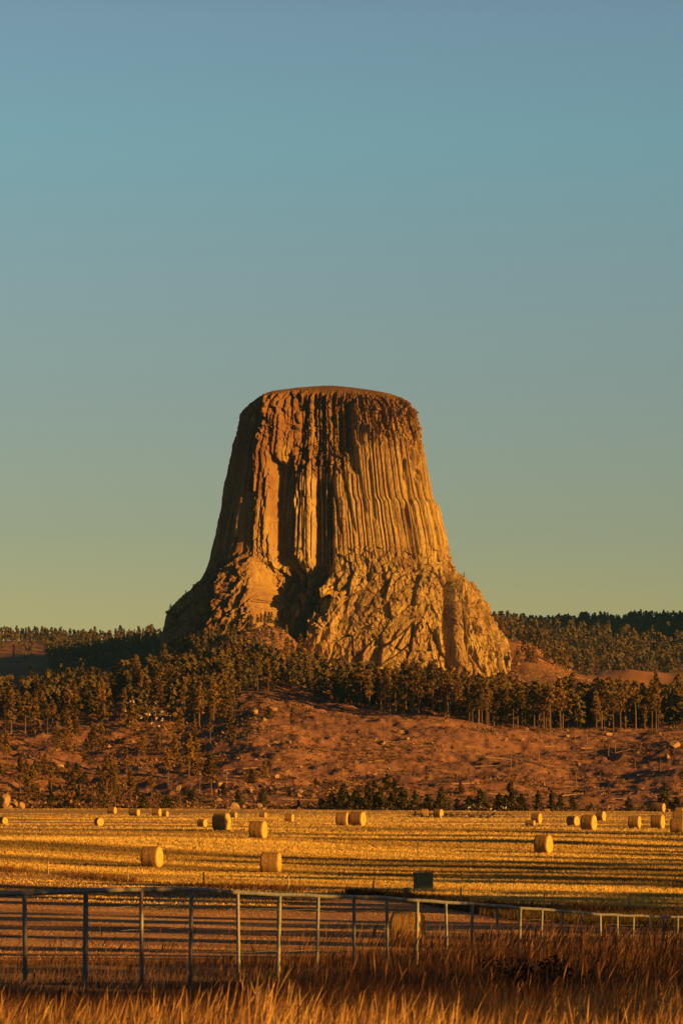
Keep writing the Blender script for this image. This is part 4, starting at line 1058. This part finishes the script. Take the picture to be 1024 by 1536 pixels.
# wooden posts of the wire fence along the field
M_post = simple_mat('grey_fence_wood', (.20, .14, .09), (.42, .31, .18), 8, stretch=(1, 1, .1))
wf = tag(link('wire_fence', None, loc=(0, 0, 0)), 'thin wooden posts of a wire fence between the bare track and the stubble', 'fence')
wp = []
for p, y0, y1 in ((-60, 1279, 1298), (73, 1285, 1302), (192, 1291, 1315), (306, 1301, 1322), (432, 1310, 1331), (560, 1319, 1341), (690, 1327, 1349), (815, 1331, 1353), (943, 1337, 1361), (1075, 1342, 1366)):
    Zp = ztrk(p)-1.0; X, Y, Z0 = at(p, Zp); h = 1.05
    m = MB(); m.tube(np.array([[X, Y, Z0-.3], [X+random.uniform(-.05, .05), Y, Z0+h]]), [.06, .05], 8)
    link('post', m.mesh('post', M_post), wf); wp.append((X, Y, Z0+h))
for dz in (.1, .4, .7):
    m = MB(); w_ = np.array(wp)-np.array([0, 0, dz]); tq = np.linspace(0, len(wp)-1, 80); w2 = pchip(np.arange(len(wp), dtype=float), w_, tq); m.tube(w2, .005, 4)
    link('wire', m.mesh('wire', M_wire), wf)
# dark ribbed sheet panel on two legs beside that fence
M_sheet = simple_mat('dark_green_sheet', (.12, .12, .07), (.19, .18, .10), 4, rough=.5, spec=.4)
X, Y, Z0 = at(634.5, 222); k = 222/FPX
pn = tag(link('metal_panel', None, loc=(X, Y, Z0)), 'dark green ribbed metal panel standing upright in dry grass by the second fence', 'panel')
nx = 61; xs = np.linspace(-.66, .66, nx); rip = .022*np.sign(np.sin(np.arange(nx)*.9))
zv_ = np.array([.55, 1.58]); v = []
for side_ in (-.012, .012):
    for z in zv_: v.append(np.stack([xs, rip+side_, np.full(nx, z)], 1))
A_ = np.array(v).reshape(-1, 3); j = np.arange(nx-1)
f_ = np.vstack([np.stack([j, j+1, nx+j+1, nx+j], 1), np.stack([2*nx+j+1, 2*nx+j, 3*nx+j, 3*nx+j+1], 1), np.stack([nx+j, nx+j+1, 3*nx+j+1, 3*nx+j], 1), np.stack([j+1, j, 2*nx+j, 2*nx+j+1], 1)])
link('sheet', mesh('sheet', A_, f_, False, (M_sheet,)), pn)
for sx2 in (-.6, .6):
    m = MB(); m.tube(np.array([[sx2, .06, -.3], [sx2, .06, 1.55]]), .035, 8); link('leg', m.mesh('leg', M_sheet), pn)
fm = MB(); fm.box((0, 0, 1.60), (1.38, .09, .04)); fm.box((0, 0, .53), (1.38, .09, .04)); link('frame', fm.mesh('frame', M_sheet), pn)
X, Y, Z0 = at(611, 221)
bx = tag(link('feed_tub', None, loc=(X, Y, Z0)), 'small low dark tub in the grass left of the ribbed panel', 'tub')
m = MB(); aa = np.linspace(0, 2*np.pi, 20, endpoint=False)
pr = [(0, .02), (.2, .02), (.26, .5), (.28, .5), (.28, .54), (.25, .54), (.19, .08), (0, .08)]
vv = np.array([[max(r, .001)*math.cos(a)*1.1, max(r, .001)*math.sin(a), z+.1] for r, z in pr for a in aa]); m.add(vv, grid_faces(len(pr), 20, True)); link('tub', m.mesh('tub', M_sheet), bx)

# ------------------------------------------------------------------ birds
M_birdw = simple_mat('white_plumage', (.55, .55, .53), (.7, .7, .68), 8, world=False)
M_birdd = simple_mat('dark_plumage', (.03, .03, .03), (.06, .055, .05), 8, world=False)
def bird_mesh(up, m_):
    m = MB()
    m.tube(np.array([[-.24, 0, 0], [-.14, 0, .01], [0, 0, .0], [.12, 0, .02], [.19, 0, .04], [.23, 0, .04], [.27, 0, .03]]), [.01, .035, .06, .045, .03, .032, .006], 8)
    for s in (-1, 1):
        a, b_ = .26*math.cos(up), .26*math.sin(up); a2, b2 = a+.28*math.cos(up-.35), b_+.28*math.sin(up-.35)
        v = np.array([[.08, s*.04, .03], [-.09, s*.04, .03], [.06, s*a, .03+b_], [-.10, s*a, .03+b_], [-.04, s*a2, .03+b2], [-.11, s*a2, .03+b2]])
        v2 = v-np.array([0, 0, .012]); vv = np.vstack([v, v2])
        m.add(vv, np.array([[0, 1, 3, 2], [2, 3, 5, 4], [7, 6, 8, 9], [9, 8, 10, 11], [0, 2, 8, 6], [2, 4, 10, 8], [3, 1, 7, 9], [5, 3, 9, 11], [4, 5, 11, 10]]))
    m.add(np.array([[-.2, 0, .01], [-.34, .06, .01], [-.34, -.06, .01], [-.34, 0, -.005]]), np.array([[0, 1, 2], [0, 3, 1], [0, 2, 3]]))
    return m.mesh('bird', m_)
BW = [bird_mesh(u_, M_birdw) for u_ in (.9, .3, -.4)]; BD = [bird_mesh(u_, M_birdd) for u_ in (.8, .2, -.4)]
def bird(p, y, Y, s, ms, label, grp):
    o = link('bird', random.choice(ms), loc=((p-512)/FPX*Y, Y, (HY-y)/FPX*Y+CZ)); o.scale = (s, s, s); o.rotation_euler = (random.uniform(-.5, .5), random.uniform(-.3, .3), random.uniform(0, 6.28))
    tag(o, label, 'bird', grp)
for x, y in ((700, 640), (715, 632), (735, 635), (768, 620), (688, 685), (770, 710), (805, 700), (822, 705), (845, 660), (857, 642), (848, 683), (890, 688), (893, 722), (910, 708), (935, 708), (872, 762), (848, 768), (835, 745), (860, 725), (890, 735), (815, 690), (880, 700), (775, 722)):
    bird(x*.2734, 880+y*.2734, random.uniform(960, 1060), random.uniform(1.1, 1.5), BW, 'white bird flying in front of the dark pines on the left hill', 'white birds over the left hill')
for k_ in range(150):
    p = 590+185*random.betavariate(2.2, 2); y = 1226+random.gauss(0, 3.4); Y = random.uniform(620, 780)
    g_ = HY-(float(elev((p-512)/FPX*Y, Y))-CZ)/Y*FPX
    bird(p, min(y, g_-1.5), Y, random.uniform(1.1, 1.7), BD, 'dark bird in the flock low over the far stubble', 'dark flock over the far field')
for k_ in range(16):
    p = 690+75*random.random(); y = 1214+random.gauss(0, 2.8)
    bird(p, y, random.uniform(850, 930), random.uniform(.8, 1.2), BW, 'white bird among the flock in front of the field-edge junipers', 'white birds of the field flock')

# ------------------------------------------------------------------ trees just right of the picture, whose long shadows cross the field and the fence
def shade_tree(X, Y, h, kd, w=1.0):
    i = random.randrange(3); s = h/20
    put_tree('pine_tree', KIND[kd, i], (X, Y, float(elev(X, Y))-.2), s, random.uniform(0, 6.28), 'roadside pine standing to the right of the hay field, beyond the picture', 'pine tree', 'pines beyond the right edge', s*w)
def clear(Xt, Yt, h):
    """height of a tree whose shadow stays off the sunlit bales"""
    sx2, sy2 = math.sin(SUN_AZ), -math.cos(SUN_AZ)
    for k_, (x0, x1, y0, y1, yaw, lb) in enumerate(BALES):
        if 'dark shaded' in lb and 'just' not in lb: continue
        q = ground_at((x0+x1)/2, y1-.2, 120, 951); dx, dy = Xt-q[0], Yt-q[1]
        t = dx*sx2+dy*sy2
        if t > 5 and abs(dx*sy2-dy*sx2) < 2.2+h*.19*1.3:
            h = min(h, t*math.tan(SUN_EL)+q[2]-float(elev(Xt, Yt))-.3)
    return max(h, 1.5)
def toward_sun(px, Y, t):
    X = (px-512)/FPX*Y; return X+t*math.sin(SUN_AZ), Y-t*math.cos(SUN_AZ)
for i0, i1, t in ((-1.5, 1.2, 30), (1.9, 3.6, 27), (6.4, 8.5, 31), (10.8, 12.6, 33), (14.8, 16.4, 35), (19.9, 21.6, 38)):
    nt_ = max(2, math.ceil((i1-i0)*2.44/1.5))
    for q in range(nt_):
        iq = i0+(i1-i0)*(q+.5)/nt_; zc = zf(iq); pc = 1845-33716/(iq+18.65)
        X, Y = toward_sun(pc, zc, t+(q % 2)*5); shade_tree(X, Y, 9.5+(q % 2), 'young', 1.15)
for px_, Y_, t, h in ((500, 20.5, 22, 7), (500, 23, 25, 7.5), (500, 26, 23, 7), (520, 29, 26, 8), (540, 32, 25, 8), (560, 35.5, 28, 8.5), (560, 39, 26, 8)):
    X, Y = toward_sun(px_, Y_, t); shade_tree(X, Y, h, 'young', 1.25)
for Y_, t, h, kd in ((122, 44, 12, 'young'), (131, 52, 13, 'young'), (140, 47, 12, 'full'), (150, 50, 13, 'young'), (157, 66, 16, 'young'), (163, 62, 15, 'full'), (172, 70, 17, 'young'), (178, 55, 14, 'slim'), (192, 70, 16, 'young'), (200, 58, 15, 'young'), (207, 64, 17, 'full'), (213, 80, 19, 'young'), (222, 78, 18, 'young'), (236, 60, 15, 'young'),
                     (242, 72, 19, 'young'), (246, 92, 21, 'young'), (252, 84, 19, 'full'), (276, 84, 20, 'young'), (284, 76, 18, 'young'), (298, 88, 20, 'young'), (260, 70, 17, 'young'), (268, 74, 17, 'young'), (290, 90, 20, 'full'), (312, 80, 17, 'slim'), (318, 70, 18, 'young'), (345, 96, 20, 'full'), (400, 100, 19, 'young'), (470, 110, 20, 'full'), (560, 120, 20, 'full')):
    X, Y = toward_sun(1040, Y_, t); shade_tree(X, Y, clear(X, Y, h*(1.3 if Y_ < 215 else 1.12)), kd, 1.3)
for px_, py_, t, h in ((332, 1246, 70, 15), (611, 1418, 27, 10), (640, 1418, 31, 11), (590, 1418, 33, 11)):
    q = ground_at(px_, py_, 100, 900); X, Y = toward_sun(px_, q[1], t); shade_tree(X, Y, h, 'young', 1.0)

# ------------------------------------------------------------------ grasses
def grass_mat(name, c1, c2, c3, sc):
    return leaf_mat(name, c1, c2, .3, False, sc, c3)
M_gold = grass_mat('golden_grass', (.13, .065, .035), (.27, .145, .065), (.60, .45, .18), 2.6)
M_dull = grass_mat('dull_grass', (.055, .028, .019), (.12, .058, .034), (.26, .14, .068), 1.4)
M_shade_grass = grass_mat('shade_dark_grass', (.035, .03, .018), (.07, .05, .025), (.14, .08, .035), .5)  # grass colour darkened to carry the shade of the ditch strip
def field_of(n_, px0, px1, y0, y1, seed, dens=None):
    rng = np.random.default_rng(seed)
    Y = np.sqrt(rng.uniform(y0*y0, y1*y1, n_)); p = rng.uniform(px0, px1, n_); X = (p-512)/FPX*Y
    if dens is not None:
        k = rng.uniform(size=n_) < dens(X, Y, p); X, Y, p = X[k], Y[k], p[k]
    return X, Y, p, rng
def seeded(X, Y, h, rng, hw, lean, wind):
    """stems carrying a drooping seed head"""
    k = len(X); Z = elev(X, Y)-.03
    lx = rng.normal(size=k)*lean+wind; ly = rng.normal(size=k)*lean*.7
    st_ = np.array([0, .45, .72, .80, .86, .93, 1.0, 1.04]); hwid = np.array([.16, .14, .12, .45, 1.0, .85, .45, .05])
    V_ = []
    a = rng.uniform(0, np.pi, k); dx, dy = np.cos(a), np.sin(a)
    for t, w in zip(st_, hwid):
        cx = X+lx*h*t**2.2; cy = Y+ly*h*t**2.2; cz = Z+h*(t-.22*np.abs(lx)*t**4)
        V_ += [np.stack([cx-dx*w*hw/2, cy-dy*w*hw/2, cz], 1), np.stack([cx+dx*w*hw/2, cy+dy*w*hw/2, cz], 1)]
    m = 2*len(st_); v = np.stack(V_, 1).reshape(-1, 3)
    f = np.array([[2*i, 2*i+1, 2*i+3, 2*i+2] for i in range(len(st_)-1)])
    return v, (f[None]+(np.arange(k)*m)[:, None, None]).reshape(-1, 4)
def join(*vf):
    vs, fs, n_ = [], [], 0
    for v, f in vf: vs.append(v); fs.append(f+n_); n_ += len(v)
    return np.vstack(vs), np.vstack(fs)
# front band
X, Y, p, rng = field_of(38220, -380, 1480, 10.5, 19.5, 1, lambda X, Y, p: np.clip(.55+.5*fbm(X*1.3, Y*.9, o=2, s=3), .1, 1))
hh = (.62+.13*fbm(X*1.1, Y*.8, o=2, s=7)+.10*np.exp(-((p-385)/38)**2)+.05*sst(300, 700, p))*rng.uniform(.7, 1.12, len(X))
a1 = seeded(X, Y, hh, rng, rng.uniform(.0045, .0085, len(X)), .11, .12)
X2, Y2, p2, rng = field_of(44100, -380, 1480, 10.5, 20, 2)
a2 = blades(X2, Y2, elev(X2, Y2)-.02, rng.uniform(.3, .68, len(X2)), rng.uniform(.0018, .004, len(X2)), rng, .3, (.12, 0), 3)
v, f = join(a1, a2)
kind(link('tall_grass', mesh('tall_grass', v, f, False, (M_gold,))), 'stuff', 'tall golden seeding grass along the bottom of the picture', 'grass')
# middle band up to and around the fence
X, Y, p, rng = field_of(70560, -380, 1480, 19.5, 46, 3)
hh = rng.uniform(.22, .48, len(X))*(1+.25*fbm(X*.7, Y*.5, o=2, s=5))*(.62+.38*sst(200, 620, p))
a1 = blades(X, Y, elev(X, Y)-.02, hh, rng.uniform(.0035, .008, len(X)), rng, .3, (.12, 0), 2)
X, Y, p, rng = field_of(7644, -380, 1480, 19.5, 50, 4, lambda X, Y, p: np.clip(.4+.8*fbm(X*.6, Y*.4, o=2, s=6), .05, 1))
a2 = seeded(X, Y, rng.uniform(.4, .72, len(X))*(.68+.32*sst(200, 620, p)), rng, rng.uniform(.009, .016, len(X)), .14, .15)
X, Y, p, rng = field_of(102900, -380, 1480, 46, 132, 5, lambda X, Y, p: np.clip(.45+.5*sst(250, 750, p), 0, 1))
hh = rng.uniform(.25, .5, len(X))*(.55+1.0*sst(350, 800, p))*(1+.2*fbm(X*.5, Y*.3, o=2, s=8))*(1-.55*sst(95, 132, Y))
a3 = blades(X, Y, elev(X, Y)-.02, hh, rng.uniform(.007, .016, len(X)), rng, .28, (.1, 0), 2)
X, Y, p, rng = field_of(13230, -380, 1480, 46, 96, 6, lambda X, Y, p: np.clip(.08+.9*sst(380, 800, p), 0, 1))
a4 = seeded(X, Y, rng.uniform(.55, 1.0, len(X)), rng, rng.uniform(.012, .022, len(X)), .12, .14)
v, f = join(a1, a2, a3, a4)
kind(link('meadow_grass', mesh('meadow_grass', v, f, False, (M_dull,))), 'stuff', 'dull reddish-brown dry grass around the pipe fence', 'grass')
# dry tufts along the second fence; dark grass at its right, its tone partly painted ditch shade
rng = np.random.default_rng(31); k = 9000
p = rng.uniform(-80, 1110, k); zc = np.interp(p, [a for a, _ in TRK], [q for _, q in TRK]); Y = zc+rng.normal(size=k)*1.6-1.2; X = (p-512)/FPX*Y
keep = rng.uniform(size=k) < np.clip(.3+fbm(X/6, Y/9, o=2, s=2)+.4*np.exp(-((p-630)/60)**2), .05, 1); X, Y, p = X[keep], Y[keep], p[keep]
v, f = blades(X, Y, elev(X, Y)-.02, rng.uniform(.25, .6, len(X))*(1+.5*np.exp(-((p-630)/70)**2)), rng.uniform(.03, .07, len(X)), rng, .3, (.1, 0), 2)
kind(link('fence_grass', mesh('fence_grass', v, f, False, (M_dull,))), 'stuff', 'reddish dry grass growing along the second fence', 'grass')
rng = np.random.default_rng(32); k = 21000
p = rng.uniform(520, 1320, k); zc = np.interp(p, [a for a, _ in TRK], [q for _, q in TRK]); w_ = 1+17*sst(560, 800, p); Y = zc+1.5-rng.uniform(0, 1, k)*(w_+4); X = (p-512)/FPX*Y
v, f = blades(X, Y, elev(X, Y)-.02, rng.uniform(.2, .55, k), rng.uniform(.04, .09, k), rng, .3, (.05, 0), 2)
kind(link('ditch_grass', mesh('ditch_grass', v, f, False, (M_shade_grass,))), 'stuff', 'dark green-brown grass with painted shade in the low strip before the field at right', 'grass')

# dark shrub in the right foreground
SHR = []
for i in range(2):
    rng = np.random.default_rng(40+i); t = MB(); cen, out = [], []
    for k in range(46):
        a = rng.uniform(0, 6.28); r = rng.uniform(0, .75); z = .62*math.sqrt(max(0, 1-(r/.85)**2))*rng.uniform(.35, 1.05)
        e = np.array([r*math.cos(a), .7*r*math.sin(a), z]); m = 34
        pp = rng.normal(size=(m, 3)); pp /= np.linalg.norm(pp, axis=1)[:, None]
        cen.append(e+pp*.10*(rng.uniform(.3, 1, m)**.5)[:, None]); out.append(pp)
        if k % 2 == 0: t.tube(np.array([[0, 0, -.05], e*.5+np.array([0, 0, .05]), e]), [.012, .008, .003], 4, False)
    v, f = leaf_quads(rng, np.vstack(cen), .020, outw=np.vstack(out))
    SHR.append((t.mesh('stems', M_bark), mesh('leaves', v, f, False, (M_shrubl,))))
for i, (px_, Y_, s, lb) in enumerate(((762, 37, .95, 'dark green shrub low in the grass, left of two at lower right'), (825, 40, 1.0, 'dark green shrub low in the grass, right of two at lower right'))):
    X, Y, Z0 = at(px_, Y_); o = link('shrub', None, loc=(X, Y, Z0)); o.scale = (s, s, s*1.05); o.rotation_euler = (0, 0, i*2.1)
    link('stems', SHR[i][0], o); link('leaves', SHR[i][1], o); tag(o, lb, 'shrub', 'dark shrubs in the foreground')

# ------------------------------------------------------------------ air
zlo = float(EG[:, ::4][np.exp(LZ) < 9000].min())+CZ-8
hb = MB(); hz0, hz1 = min(zlo, -20), 620.0
hb.box((0, 2700, (hz0+hz1)/2), (12000, 6600, hz1-hz0))
hm = bpy.data.materials.new('air'); hm.use_nodes = True; hn = hm.node_tree.nodes; hl = hm.node_tree.links
hn.remove(hn['Principled BSDF']); pv = hn.new('ShaderNodeVolumePrincipled'); pv.inputs['Color'].default_value = (.14, .42, 1, 1); pv.inputs['Density'].default_value = HAZE; pv.inputs['Anisotropy'].default_value = .2
hl.new(pv.outputs[0], hn['Material Output'].inputs['Volume'])
if HAZE > 0: kind(link('haze', hb.mesh('haze', hm)), 'stuff', 'thin blue morning haze', 'haze')
